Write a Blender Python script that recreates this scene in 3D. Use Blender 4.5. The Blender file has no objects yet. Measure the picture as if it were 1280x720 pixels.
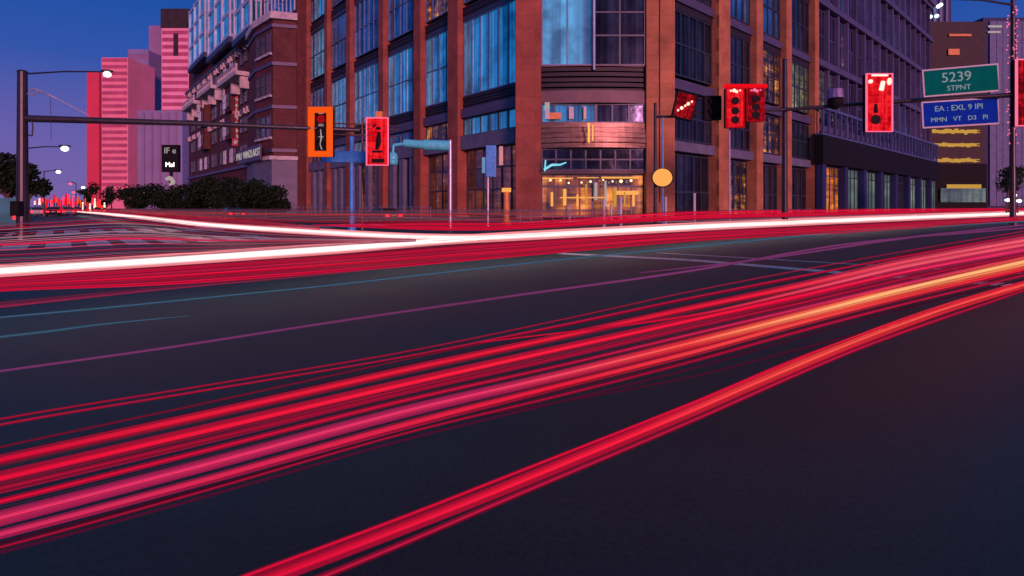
import bpy, math, random
from mathutils import Vector, Matrix
random.seed(7)
C = bpy.context.scene.collection
F = 655.0; HZ = 258.0; CH = 1.6          # focal length in photo pixels, horizon row, camera height
L = Vector((-.653, .757, 0)).normalized(); R = Vector((.757, .653, 0)).normalized()
R = Vector((L.y, -L.x, 0))
Z = Vector((0, 0, 1))

def P(px, py, d):            # photo direction at depth d -> world point
    return Vector(((px-640)/F*d, d, CH+(HZ-py)/F*d))
def G(px, d, z=0.0):
    return Vector(((px-640)/F*d, d, z))

# ------------------------------------------------------------------ materials
def newmat(name):
    m = bpy.data.materials.new(name); m.use_nodes = True
    nt = m.node_tree; nt.nodes.clear()
    out = nt.nodes.new('ShaderNodeOutputMaterial')
    return m, nt, out
def N(nt, t, **kw):
    n = nt.nodes.new(t)
    for k, v in kw.items():
        if k in n.inputs: n.inputs[k].default_value = v
        else: setattr(n, k, v)
    return n
def ramp(nt, stops, interp='LINEAR'):
    r = nt.nodes.new('ShaderNodeValToRGB'); e = r.color_ramp.elements
    r.color_ramp.interpolation = interp
    while len(e) < len(stops): e.new(.5)
    for i, (p, c) in enumerate(stops):
        e[i].position = p; e[i].color = (*c, 1)
    return r
def surf(name, col, rough=.7, metal=0, var=.25, scale=1.5, bump=.0, spec=.5, stretch=(1,1,1), detail=6, col2=None, bscale=None):
    m, nt, out = newmat(name); lk = nt.links.new
    b = N(nt, 'ShaderNodeBsdfPrincipled', Roughness=rough, Metallic=metal)
    b.inputs['Specular IOR Level'].default_value = spec
    tc = N(nt, 'ShaderNodeTexCoord'); mp = N(nt, 'ShaderNodeMapping'); mp.inputs['Scale'].default_value = stretch
    lk(tc.outputs['Object'], mp.inputs['Vector'])
    no = N(nt, 'ShaderNodeTexNoise', Scale=scale, Detail=detail, Roughness=.62)
    lk(mp.outputs[0], no.inputs['Vector'])
    c2 = col2 or tuple(c*(1-var) for c in col); c1 = tuple(min(1, c*(1+var*.6)) for c in col)
    r = ramp(nt, [(.32, c2), (.68, c1)]); lk(no.outputs['Fac'], r.inputs[0]); lk(r.outputs[0], b.inputs['Base Color'])
    if bump:
        n2 = N(nt, 'ShaderNodeTexNoise', Scale=bscale or scale*8, Detail=4); lk(tc.outputs['Object'], n2.inputs['Vector'])
        bp = N(nt, 'ShaderNodeBump', Strength=bump, Distance=.03); lk(n2.outputs['Fac'], bp.inputs['Height']); lk(bp.outputs[0], b.inputs['Normal'])
    lk(b.outputs[0], out.inputs[0]); return m
def glass(name, col, rough=.08, metal=.8, streak=.9, var=(.35, 1.0), glow=None):
    m, nt, out = newmat(name); lk = nt.links.new
    b = N(nt, 'ShaderNodeBsdfPrincipled', Roughness=rough, Metallic=metal)
    tc = N(nt, 'ShaderNodeTexCoord'); mp = N(nt, 'ShaderNodeMapping'); mp.inputs['Scale'].default_value = (1, 1, .012)
    lk(tc.outputs['Object'], mp.inputs['Vector'])
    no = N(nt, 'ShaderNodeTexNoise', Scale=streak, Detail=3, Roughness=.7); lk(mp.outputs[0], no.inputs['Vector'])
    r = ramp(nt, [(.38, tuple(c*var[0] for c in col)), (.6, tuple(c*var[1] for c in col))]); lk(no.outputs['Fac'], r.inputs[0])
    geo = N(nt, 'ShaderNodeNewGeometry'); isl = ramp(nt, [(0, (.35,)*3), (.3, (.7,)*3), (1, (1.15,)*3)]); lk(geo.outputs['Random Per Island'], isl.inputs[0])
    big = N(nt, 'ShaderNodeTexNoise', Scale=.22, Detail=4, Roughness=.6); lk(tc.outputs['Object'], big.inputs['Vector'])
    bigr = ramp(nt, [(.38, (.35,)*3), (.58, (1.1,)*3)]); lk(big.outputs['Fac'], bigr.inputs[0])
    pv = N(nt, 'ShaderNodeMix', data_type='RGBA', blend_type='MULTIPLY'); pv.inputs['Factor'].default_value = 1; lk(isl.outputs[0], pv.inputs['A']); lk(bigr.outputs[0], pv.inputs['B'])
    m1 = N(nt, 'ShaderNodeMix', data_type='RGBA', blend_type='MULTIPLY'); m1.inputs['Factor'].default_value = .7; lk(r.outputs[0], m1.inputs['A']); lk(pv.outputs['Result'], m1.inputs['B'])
    lk(m1.outputs['Result'], b.inputs['Base Color'])
    if glow:      # emission added to brighten the glass in vertical streaks
        g2 = ramp(nt, [(.36, tuple(c*.06 for c in glow)), (.50, tuple(c*.45 for c in glow)), (.64, glow)]); lk(no.outputs['Fac'], g2.inputs[0])
        m2 = N(nt, 'ShaderNodeMix', data_type='RGBA', blend_type='MULTIPLY'); m2.inputs['Factor'].default_value = 1; lk(g2.outputs[0], m2.inputs['A']); lk(pv.outputs['Result'], m2.inputs['B'])
        lk(m2.outputs['Result'], b.inputs['Emission Color']); b.inputs['Emission Strength'].default_value = 1.0
    n3 = N(nt, 'ShaderNodeTexNoise', Scale=.5, Detail=2); lk(tc.outputs['Object'], n3.inputs['Vector'])
    bp = N(nt, 'ShaderNodeBump', Strength=.12, Distance=.25); lk(n3.outputs['Fac'], bp.inputs['Height']); lk(bp.outputs[0], b.inputs['Normal'])
    lk(b.outputs[0], out.inputs[0]); return m
def emis(name, col, s=1.0):
    m, nt, out = newmat(name); e = N(nt, 'ShaderNodeEmission', Strength=s); e.inputs['Color'].default_value = (*col, 1)
    nt.links.new(e.outputs[0], out.inputs[0]); return m
def lit(name, dark, mid, hot, s=1.0, scale=1.2, stretch=(1, 1, 1), lo=.35, hi=.75, gloss=True, det=4):
    """glazing with a lit room behind it: warm or cool patches of lamps, shelves and dark furniture"""
    m, nt, out = newmat(name); lk = nt.links.new
    tc = N(nt, 'ShaderNodeTexCoord'); mp = N(nt, 'ShaderNodeMapping'); mp.inputs['Scale'].default_value = stretch
    lk(tc.outputs['Object'], mp.inputs['Vector'])
    facs = []
    for st_, sc2 in (((1,1,.07), 1.5), ((.12,.12,1.3), 1.0), ((1,1,1), .45)):
        m2 = N(nt, 'ShaderNodeMapping'); m2.inputs['Scale'].default_value = st_; lk(mp.outputs[0], m2.inputs['Vector'])
        a = N(nt, 'ShaderNodeTexNoise', Scale=scale*sc2, Detail=det, Roughness=.7); lk(m2.outputs[0], a.inputs['Vector']); facs.append(a.outputs['Fac'])
    s1 = N(nt, 'ShaderNodeMath', operation='ADD'); lk(facs[0], s1.inputs[0]); lk(facs[1], s1.inputs[1])
    s2 = N(nt, 'ShaderNodeMath', operation='ADD'); lk(s1.outputs[0], s2.inputs[0]); lk(facs[2], s2.inputs[1])
    s3 = N(nt, 'ShaderNodeMath', operation='DIVIDE'); lk(s2.outputs[0], s3.inputs[0]); s3.inputs[1].default_value = 3
    r = ramp(nt, [(lo, dark), ((lo+hi)/2, mid), (hi, hot)]); lk(s3.outputs[0], r.inputs[0])
    geo = N(nt, 'ShaderNodeNewGeometry'); isl = ramp(nt, [(0, (.12,)*3), (.35, (.6,)*3), (1, (1.25,)*3)]); lk(geo.outputs['Random Per Island'], isl.inputs[0])
    mi = N(nt, 'ShaderNodeMix', data_type='RGBA', blend_type='MULTIPLY'); mi.inputs['Factor'].default_value = 1 if gloss else 0; lk(r.outputs[0], mi.inputs['A']); lk(isl.outputs[0], mi.inputs['B'])
    e = N(nt, 'ShaderNodeEmission', Strength=s); lk(mi.outputs['Result'], e.inputs['Color'])
    if not gloss:
        lk(e.outputs[0], out.inputs[0]); return m
    g = N(nt, 'ShaderNodeBsdfGlossy', Roughness=.08); g.inputs['Color'].default_value = (.12, .12, .14, 1)
    ad = N(nt, 'ShaderNodeAddShader'); lk(e.outputs[0], ad.inputs[0]); lk(g.outputs[0], ad.inputs[1])
    lk(ad.outputs[0], out.inputs[0]); return m
def trailmat(name, dark, mid, hot, s=1.0, fr=5.0, lo=.3, hi=.72, seed=0.0):
    """a lamp's path: filaments run along it (UV v), strength wavers slowly on the way (UV u)"""
    m, nt, out = newmat(name); lk = nt.links.new
    uv = N(nt, 'ShaderNodeUVMap'); mp = N(nt, 'ShaderNodeMapping'); mp.inputs['Scale'].default_value = (.012, fr, 1); mp.inputs['Location'].default_value = (seed, seed*3, 0)
    lk(uv.outputs[0], mp.inputs['Vector'])
    a = N(nt, 'ShaderNodeTexNoise', Scale=1.0, Detail=4, Roughness=.65, noise_dimensions='2D'); lk(mp.outputs[0], a.inputs['Vector'])
    r = ramp(nt, [(lo, dark), ((lo+hi)/2, mid), (hi, hot)]); lk(a.outputs['Fac'], r.inputs[0])
    e = N(nt, 'ShaderNodeEmission', Strength=s); lk(r.outputs[0], e.inputs['Color'])
    lk(e.outputs[0], out.inputs[0]); return m

def asphalt():
    m, nt, out = newmat('asphalt'); lk = nt.links.new
    b = N(nt, 'ShaderNodeBsdfPrincipled', Metallic=0.0); b.inputs['Specular IOR Level'].default_value = .10
    tc = N(nt, 'ShaderNodeTexCoord')
    big = N(nt, 'ShaderNodeTexNoise', Scale=.12, Detail=5, Roughness=.6); lk(tc.outputs['Object'], big.inputs['Vector'])
    fine = N(nt, 'ShaderNodeTexNoise', Scale=30, Detail=8, Roughness=.9); lk(tc.outputs['Object'], fine.inputs['Vector'])
    # tyre-polished lanes along the cross street
    mp = N(nt, 'ShaderNodeMapping'); mp.inputs['Rotation'].default_value = (0, 0, -math.radians(41)); mp.inputs['Scale'].default_value = (.03, .8, 1)
    lk(tc.outputs['Object'], mp.inputs['Vector'])
    lane = N(nt, 'ShaderNodeTexNoise', Scale=1, Detail=4); lk(mp.outputs[0], lane.inputs['Vector'])
    mx = N(nt, 'ShaderNodeMath', operation='ADD'); lk(big.outputs['Fac'], mx.inputs[0]); lk(lane.outputs['Fac'], mx.inputs[1])
    r = ramp(nt, [(.36, (.018, .052, .058)), (.64, (.040, .098, .100))])
    hf = N(nt, 'ShaderNodeMath', operation='MULTIPLY'); hf.inputs[1].default_value = .5; lk(mx.outputs[0], hf.inputs[0]); lk(hf.outputs[0], r.inputs[0])
    fr = ramp(nt, [(.34, (.5, .5, .5)), (.68, (1.6, 1.6, 1.6))]); lk(fine.outputs['Fac'], fr.inputs[0])
    mul = N(nt, 'ShaderNodeMix', data_type='RGBA', blend_type='MULTIPLY'); mul.inputs['Factor'].default_value = 1
    lk(r.outputs[0], mul.inputs['A']); lk(fr.outputs[0], mul.inputs['B']); lk(mul.outputs['Result'], b.inputs['Base Color'])
    rr = ramp(nt, [(.3, (.42,)*3), (.7, (.62,)*3)]); lk(hf.outputs[0], rr.inputs[0]); lk(rr.outputs[0], b.inputs['Roughness'])
    bp = N(nt, 'ShaderNodeBump', Strength=.5, Distance=.012); lk(fine.outputs['Fac'], bp.inputs['Height']); lk(bp.outputs[0], b.inputs['Normal'])
    lk(b.outputs[0], out.inputs[0]); return m

def paint():
    m, nt, out = newmat('worn_road_paint'); lk = nt.links.new
    b = N(nt, 'ShaderNodeBsdfPrincipled', Roughness=.55)
    tc = N(nt, 'ShaderNodeTexCoord'); n = N(nt, 'ShaderNodeTexNoise', Scale=3.5, Detail=8, Roughness=.8); lk(tc.outputs['Object'], n.inputs['Vector'])
    r = ramp(nt, [(.36, (.06, .06, .07)), (.46, (.60, .61, .64)), (.8, (.8, .8, .8))]); lk(n.outputs['Fac'], r.inputs[0]); lk(r.outputs[0], b.inputs['Base Color'])
    lk(b.outputs[0], out.inputs[0]); return m

def masonry(name, c1, c2, mortar, bw=1.6, bh=.8, ms=.02, rough=.75):
    """stone or brick courses on faces of any heading"""
    m, nt, out = newmat(name); lk = nt.links.new
    b = N(nt, 'ShaderNodeBsdfPrincipled', Roughness=rough); b.inputs['Specular IOR Level'].default_value = .3
    tc = N(nt, 'ShaderNodeTexCoord'); sp = N(nt, 'ShaderNodeSeparateXYZ'); lk(tc.outputs['Object'], sp.inputs[0])
    ad = N(nt, 'ShaderNodeMath', operation='ADD'); lk(sp.outputs['X'], ad.inputs[0]); lk(sp.outputs['Y'], ad.inputs[1])
    cb = N(nt, 'ShaderNodeCombineXYZ'); lk(ad.outputs[0], cb.inputs['X']); lk(sp.outputs['Z'], cb.inputs['Y'])
    bt = N(nt, 'ShaderNodeTexBrick'); lk(cb.outputs[0], bt.inputs['Vector'])
    bt.inputs['Color1'].default_value = (*c1, 1); bt.inputs['Color2'].default_value = (*c2, 1); bt.inputs['Mortar'].default_value = (*mortar, 1)
    bt.inputs['Scale'].default_value = 1; bt.inputs['Brick Width'].default_value = bw; bt.inputs['Row Height'].default_value = bh; bt.inputs['Mortar Size'].default_value = ms
    n = N(nt, 'ShaderNodeTexNoise', Scale=.35, Detail=7, Roughness=.7); lk(tc.outputs['Object'], n.inputs['Vector'])
    r = ramp(nt, [(.3, (.62,)*3), (.7, (1.25,)*3)]); lk(n.outputs['Fac'], r.inputs[0])
    mul = N(nt, 'ShaderNodeMix', data_type='RGBA', blend_type='MULTIPLY'); mul.inputs['Factor'].default_value = 1
    lk(bt.outputs['Color'], mul.inputs['A']); lk(r.outputs[0], mul.inputs['B']); lk(mul.outputs['Result'], b.inputs['Base Color'])
    lk(b.outputs[0], out.inputs[0]); return m

M = dict(
    asphalt=asphalt(), paint=paint(),
    pavement=masonry('pavement_slabs', (.20,.19,.20), (.16,.15,.16), (.07,.07,.08), .9, .9),
    kerb=surf('kerb_stone', (.30,.29,.29), .8),
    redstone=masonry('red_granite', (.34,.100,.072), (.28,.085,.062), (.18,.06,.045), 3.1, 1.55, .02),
    orangestone=masonry('terracotta', (.47,.20,.10), (.40,.17,.085), (.25,.10,.055), 3.1, 1.55, .02),  # orange of the warm light painted into the right-hand columns
    brick=masonry('dark_red_brick', (.15,.042,.042), (.10,.03,.034), (.07,.04,.045), .45, .16, .012),
    spandrel=surf('mauve_metal_band', (.10,.09,.17), .45, .2, .2, .5, stretch=(1,1,4)),
    greyband=surf('grey_stone_band', (.14,.15,.24), .6, 0, .25, .6),
    louvre=surf('dark_louvre', (.022,.02,.035), .6, .1, .4, 1, stretch=(.3,.3,5)),
    pinkband=surf('pink_stone_band', (.19,.12,.14), .6, 0, .25, .6),
    brass=surf('bronze_canopy', (.30,.19,.15), .42, .5, .5, .6, stretch=(1,1,6)),
    core=surf('dark_interior', (.02,.018,.028), .8),
    mull=surf('mullion', (.05,.07,.12), .4, .3, .3, 1),
    mullb=surf('blue_mullion', (.12,.22,.42), .4, .2, .3, 1),
    mullw=surf('pale_bay_frame', (.45,.58,.80), .5, 0, .25, 1),
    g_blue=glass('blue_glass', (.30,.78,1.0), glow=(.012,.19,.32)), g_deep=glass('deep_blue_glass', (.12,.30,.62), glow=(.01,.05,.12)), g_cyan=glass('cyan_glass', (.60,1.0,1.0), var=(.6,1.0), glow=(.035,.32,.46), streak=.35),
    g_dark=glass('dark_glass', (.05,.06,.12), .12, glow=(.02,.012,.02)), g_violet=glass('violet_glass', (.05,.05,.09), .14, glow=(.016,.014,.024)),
    dusk=lit('dim_room', (.008,.008,.03), (.07,.035,.10), (.65,.28,.16), .9, .9, lo=.46, hi=.66),
    warm=lit('warm_room', (.012,.008,.02), (.24,.07,.015), (1.0,.42,.11), 1.0, 1.0, lo=.48, hi=.62),
    shop=lit('amber_shop', (.035,.010,.008), (.40,.085,.008), (1.0,.36,.06), 1.2, .6, (1,1,1), .43, .63, det=3),
    ember=lit('dim_reddish_lobby', (.03,.008,.008), (.13,.03,.018), (.75,.25,.05), 1.0, .8, (1,1,1), .44, .68, det=3),
    green=lit('olive_room', (.01,.012,.03), (.13,.12,.06), (.60,.55,.25), .9, 1.0, (1,1,.6), .44, .62),
    arcade=lit('pale_green_shop', (.03,.04,.05), (.10,.13,.11), (.24,.29,.22), 1.0, .35, (1,1,.4), .40, .62),
    fin=surf('violet_fin', (.12,.11,.24), .55, .1, .35, .4, stretch=(1,1,.3)),
    bluefin=surf('blue_grey_fin', (.08,.115,.28), .5, .1, .3, .5),
    darkmet=surf('dark_metal', (.035,.033,.045), .42, .5, .3, 3),
    polemet=surf('dark_pole', (.045,.042,.06), .4, .4, .35, 3, stretch=(1,1,.4)),
    bronzepole=surf('weathered_arm', (.16,.10,.07), .45, .5, .5, 2),
    bluepole=surf('blue_painted_pole', (.06,.35,.85), .4, .1, .3, 3),
    palepole=surf('pale_steel', (.50,.52,.68), .35, .4, .25, 3),
    skyblue=surf('sky_blue_enamel', (.12,.80,1.0), .35, 0, .2, 3),
    concrete=surf('off_white_stone', (.55,.53,.58), .7, 0, .35, .8),
    black=surf('black_enamel', (.010,.010,.014), .7, 0, .3, 4, spec=.15),
    navy=surf('navy_cladding', (.018,.03,.13), .7, 0, .4, .3, stretch=(1,1,.2)),
    brownb=surf('dark_brown_cladding', (.035,.022,.028), .7, 0, .4, .3),
    bark=surf('bark', (.09,.06,.05), .9, 0, .4, 4, stretch=(1,1,.3)),
    leaf=surf('dark_foliage', (.012,.030,.014), .7, 0, .5, 1.2, spec=.15), leaf2=surf('blue_green_foliage', (.04,.07,.05), .7, 0, .5, 1.2, spec=.15),
    tyre=surf('tyre_rubber', (.02,.02,.02), .8), chrome=surf('wheel_rim', (.5,.5,.52), .3, .9),
    carglass=surf('car_glass', (.02,.025,.04), .08, .3, .2), teal=surf('teal_paint', (.02,.22,.26), .3, .1, .2), rubber=surf('black_plastic', (.012,.012,.016), .7, spec=.15),
    carw=surf('pearl_paint', (.45,.45,.5), .25, .2, .1), carr=surf('dark_red_paint', (.30,.03,.04), .25, .2, .1), carb=surf('black_paint', (.02,.02,.03), .2, .2, .1), carg=surf('grey_paint', (.16,.16,.19), .25, .4, .1),
    cream=surf('cream_panel', (.75,.66,.50), .5, 0, .15), copper=surf('amber_sheet', (.75,.30,.08), .5, 0, .25, 2),
    dome=surf('violet_camera_shell', (.22,.18,.42), .35, .1, .3, 4),
    white=surf('white_paint', (.6,.62,.68), .6, 0, .12, 2), signgreen=surf('green_sign_sheet', (.0,.20,.15), .9, 0, .15, 2, spec=.05), signblue=surf('blue_sign_sheet', (.005,.05,.48), .9, 0, .15, 2, spec=.05),
    L_orange=emis('lit_orange', (1,.10,.008), .95), L_red=emis('lit_red', (1,.004,.012), .9), L_red_d=emis('lit_red_dim', (.42,.004,.01), .8), L_pink=emis('lit_pink', (1,.16,.30), 1.1),
    L_hot=emis('hot_led', (1,.45,.38), 2.2), L_white=emis('lit_white', (1,.9,.85), 3.0), L_cool=emis('lit_cool', (.75,.9,1), 2.5), L_amber=emis('lit_amber', (1,.42,.10), 1.0), L_gold=emis('lit_gold', (.8,.42,.08), .7),
    glowred=lit('glowing_red_panel', (.10,.002,.004), (.62,.003,.010), (1.0,.02,.03), 1.0, 4.5, (1,1,.5), .38, .56, gloss=False), glowdim=lit('dim_red_panel', (.02,.001,.003), (.20,.003,.008), (.80,.01,.02), 1.0, 5, (1,1,.4), .42, .60, gloss=False),
    L_bulb=emis('warm_bulb', (1,.60,.30), 2.2),
    L_bulb2=emis('amber_strip', (1,.32,.06), 2.0),
    L_glyph=emis('pale_glyph', (.75,.62,.60), .55), L_signtext=emis('reflective_letter', (.62,.72,.80), .36), L_tail=emis('tail_lamp', (1,.01,.015), 5), L_head=emis('head_lamp', (1,.92,.85), 6), L_teal=emis('teal_neon', (.25,.75,.9), 1.0),  # road sign letters emit, imitating the shine of reflective sheeting
    L_neon=emis('pink_sign_face', (.62,.05,.10), .6),
)

# ------------------------------------------------------------------ mesh builder
rt = random.Random(31)
class MB:
    def __init__(s): s.v = []; s.f = []; s.uv = []
    def quad(s, a, b, c, d):
        i = len(s.v); s.v += [Vector(a), Vector(b), Vector(c), Vector(d)]; s.f.append((i, i+1, i+2, i+3))
    def hexa(s, p):   # 8 points: bottom 4, top 4
        i = len(s.v); s.v += [Vector(q) for q in p]
        for f in ((0,3,2,1),(4,5,6,7),(0,1,5,4),(1,2,6,5),(2,3,7,6),(3,0,4,7)): s.f.append(tuple(i+k for k in f))
    def box(s, c, sx, sy, sz, rz=0):
        c = Vector(c); m = Matrix.Rotation(rz, 3, 'Z')
        s.hexa([c + m @ Vector((x*sx/2, y*sy/2, z*sz/2)) for z in (-1,1) for x, y in ((-1,-1),(1,-1),(1,1),(-1,1))])
    def fbox(s, O, u, n, a0, a1, b0, b1, z0, z1):   # box in a facade's frame: along u, outward n
        s.hexa([O + u*a + n*b + Z*z for z in (z0, z1) for a, b in ((a0,b0),(a1,b0),(a1,b1),(a0,b1))])
    def cyl(s, a, b, r0, r1=None, k=12, cap=True):
        a, b = Vector(a), Vector(b); r1 = r0 if r1 is None else r1
        d = (b-a).normalized(); t = d.orthogonal().normalized(); w = d.cross(t)
        i = len(s.v)
        for p, r in ((a, r0), (b, r1)):
            for j in range(k):
                q = 2*math.pi*j/k; s.v.append(p + (t*math.cos(q) + w*math.sin(q))*r)
        for j in range(k): s.f.append((i+j, i+(j+1)%k, i+k+(j+1)%k, i+k+j))
        if cap: s.f.append(tuple(i+j for j in reversed(range(k)))); s.f.append(tuple(i+k+j for j in range(k)))
    def path(s, pts, rs, k=8):
        for j in range(len(pts)-1): s.cyl(pts[j], pts[j+1], rs[j], rs[j+1], k)
    def tube(s, pts, rs, k=10):          # one continuous tube with UVs (u metres along, v around)
        i0 = len(s.v); n = len(pts); us = [0]
        for j in range(1, n): us.append(us[-1] + (pts[j]-pts[j-1]).length)
        for j in range(n):
            d = (pts[min(j+1, n-1)] - pts[max(j-1, 0)]).normalized(); side = Vector((d.y, -d.x, 0)).normalized(); up = side.cross(d)
            for q in range(k):
                a = 2*math.pi*q/k; s.v.append(pts[j] + (side*math.cos(a) + up*math.sin(a))*rs[j])
        for j in range(n-1):
            for q in range(k):
                s.f.append((i0+j*k+q, i0+j*k+(q+1)%k, i0+(j+1)*k+(q+1)%k, i0+(j+1)*k+q))
                s.uv.append(((us[j], q/k), (us[j], (q+1)/k), (us[j+1], (q+1)/k), (us[j+1], q/k)))
        s.f.append(tuple(i0+q for q in reversed(range(k)))); s.uv.append([(0, q/k) for q in range(k)])
        s.f.append(tuple(i0+(n-1)*k+q for q in range(k))); s.uv.append([(us[-1], q/k) for q in range(k)])
    def sphere(s, c, r, sx=1, sy=1, sz=1, nu=14, nv=9):
        c = Vector(c); i = len(s.v)
        for a in range(nv+1):
            th = math.pi*a/nv
            for b in range(nu):
                ph = 2*math.pi*b/nu; s.v.append(c + Vector((math.sin(th)*math.cos(ph)*sx, math.sin(th)*math.sin(ph)*sy, math.cos(th)*sz))*r)
        for a in range(nv):
            for b in range(nu): s.f.append((i+a*nu+b, i+a*nu+(b+1)%nu, i+(a+1)*nu+(b+1)%nu, i+(a+1)*nu+b))
    def prism(s, poly, z0, z1):
        i = len(s.v); k = len(poly)
        for z in (z0, z1):
            for p in poly: s.v.append(Vector((p[0], p[1], z)))
        for j in range(k): s.f.append((i+j, i+(j+1)%k, i+k+(j+1)%k, i+k+j))
        s.f.append(tuple(i+j for j in reversed(range(k)))); s.f.append(tuple(i+k+j for j in range(k)))
    def build(s, name, m, parent=None, smooth=False, local=False, bevel=0):
        off = Vector((0,0,0)) if (parent is None or local) else world_loc(parent)
        me = bpy.data.meshes.new(name); me.from_pydata([tuple(v-off) for v in s.v], [], s.f); me.update()
        if s.uv:
            ul = me.uv_layers.new(name='UVMap'); k = 0
            for u in s.uv:
                for c in u: ul.data[k].uv = c; k += 1
        import bmesh
        bm = bmesh.new(); bm.from_mesh(me)
        if bevel: bmesh.ops.bevel(bm, geom=bm.edges[:], offset=bevel, segments=2, affect='EDGES', profile=.6)
        bmesh.ops.recalc_face_normals(bm, faces=bm.faces[:]); bm.to_mesh(me); bm.free()
        if smooth:
            for p in me.polygons: p.use_smooth = True
        me.materials.append(M[m] if isinstance(m, str) else m)
        o = bpy.data.objects.new(name, me); C.objects.link(o)
        if parent: o.parent = parent
        return o
def world_loc(o):
    v = Vector((0,0,0))
    while o: v = v + Vector(o.location); o = o.parent
    return v
def tag(o, label=None, cat=None, group=None, kind=None):
    if label: o['label'] = label
    if cat: o['category'] = cat
    if group: o['group'] = group
    if kind: o['kind'] = kind
    return o
def thing(name, loc, label, cat, group=None, rz=0):
    o = bpy.data.objects.new(name, None); C.objects.link(o); o.location = loc; o.rotation_euler = (0, 0, rz); o.empty_display_size = .2
    return tag(o, label, cat, group)
KIDS = {}
def copy_tree(o, parent=None):
    c = o.copy(); C.objects.link(c)
    if parent: c.parent = parent
    for ch in list(o.children): copy_tree(ch, c)
    return c
def text(body, size, loc, parent, m, name='lettering', rz=0, align='CENTER', ext=.01, sx=1):
    cu = bpy.data.curves.new(name, 'FONT'); cu.body = body; cu.size = size; cu.extrude = ext; cu.align_x = align; cu.align_y = 'CENTER'
    cu.resolution_u = 4; tmp = bpy.data.objects.new(name, cu); C.objects.link(tmp)
    me = bpy.data.meshes.new_from_object(tmp); bpy.data.objects.remove(tmp); me.materials.clear(); me.materials.append(M[m])
    o = bpy.data.objects.new(name, me); C.objects.link(o)
    o.parent = parent; o.location = Vector(loc); o.rotation_euler = (math.pi/2, 0, rz); o.scale = (sx, 1, 1)
    return o
def structure(o): o['kind'] = 'structure'; return o

# ------------------------------------------------------------------ ground
g = MB(); g.quad((-1500,-200,0), (1500,-200,0), (1500,2500,0), (-1500,2500,0)); structure(g.build('road', 'asphalt'))

P0 = G(660, 60); P1 = G(822, 60)
nL = -R; nR = -L; uC = Vector((1,0,0)); nC = Vector((0,-1,0))
def poly(pts, z0, z1, name, m, parent=None):
    b = MB(); b.prism([(p.x, p.y) for p in pts], z0, z1); return b.build(name, m, parent)
# pavement round the corner block
KA = P0 + nL*6; KB = P1 + nR*6
corner = [KA + L*400, KA + L*4, KA - L*1 + Vector((1.5,-2.2,0)), Vector((P0.x+3, 52.6, 0)), Vector((P1.x-3, 52.6, 0)), KB - R*1 + Vector((-1.5,-2.2,0)), KB + R*4, KB + R*300, KB + R*300 + L*200, KA + L*400 + R*200]
structure(poly(corner, 0, .14, 'pavement', 'pavement'))
kb = MB()
for i in range(7):
    p, q = corner[i], corner[i+1]; d = (q-p).normalized(); n_ = Vector((-d.y, d.x, 0))
    if n_.dot(Vector((9,90,0))-p) > 0: n_ = -n_
    kb.hexa([p+n_*.02+Z*.0, q+n_*.02, q+n_*.2, p+n_*.2, p+n_*.02+Z*.155, q+n_*.02+Z*.155, q+n_*.2+Z*.155, p+n_*.2+Z*.155])
structure(kb.build('kerb', 'kerb'))
# far pavement over the left street
fp = [G(-40, 22), G(-10, 30), G(-10,30)+L*300, G(-10,30)+L*300-R*40, G(-300,22)]
structure(poly(fp, 0, .14, 'pavement', 'pavement'))
# crossing stripes over the left street, long side along the street
cw = MB()
c0 = G(95, 30)
for i in range(19):
    o_ = c0 + R*(i*1.25 - 3) 
    cw.quad(*[Vector((q.x, q.y, .006)) for q in (o_, o_+R*.75, o_+R*.75+L*7, o_+L*7)])
for i in range(10):
    o_ = G(60, 20) + R*(i*1.3 - 4)
    cw.quad(*[Vector((q.x, q.y, .006)) for q in (o_, o_+R*.8, o_+R*.8+L*5, o_+L*5)])
structure(cw.build('crossing_marking', 'paint'))
sl = MB()
def strip(pts, w):
    for (p, q) in zip(pts[:-1], pts[1:]):
        d = (q-p).normalized(); s_ = Vector((-d.y, d.x, 0))*w/2
        sl.quad(*[Vector((v.x, v.y, .006)) for v in (p-s_, q-s_, q+s_, p+s_)])
def road_pt(px, py): return G(px, CH*F/(py-HZ))
strip([road_pt(700,317), road_pt(860,325), road_pt(1050,341), road_pt(1280,358), road_pt(1500,377)], .55)
strip([road_pt(820,316), road_pt(1060,330), road_pt(1290,343)], .22)
structure(sl.build('stop_line_marking', 'paint'))
lm = MB()
sl = lm
for k in range(5):
    for j in range(9):
        o_ = G(250, 55) + R*(k*3.4-2) + L*(j*9)
        strip([o_, o_+L*4], .15)
structure(lm.build('lane_marking', 'paint'))

# ------------------------------------------------------------------ corner building
bA = thing('office_building', (P0.x, P0.y, 0), 'red granite corner office block with tall blue glazed bays and lit amber ground floor', 'building')
H = 58
core = [P0 - nL*.0 - nL*1.4, P0 + Vector((1.0, 1.4, 0)), P1 + Vector((-1.0, 1.4, 0)), P1 - nR*1.4, P1 + R*132 - nR*1.4, P1 + R*132 - nR*30, P0 + L*70 - nL*30, P0 + L*70 - nL*1.4]
poly(core, 0, H, 'wall', 'core', bA)

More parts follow.
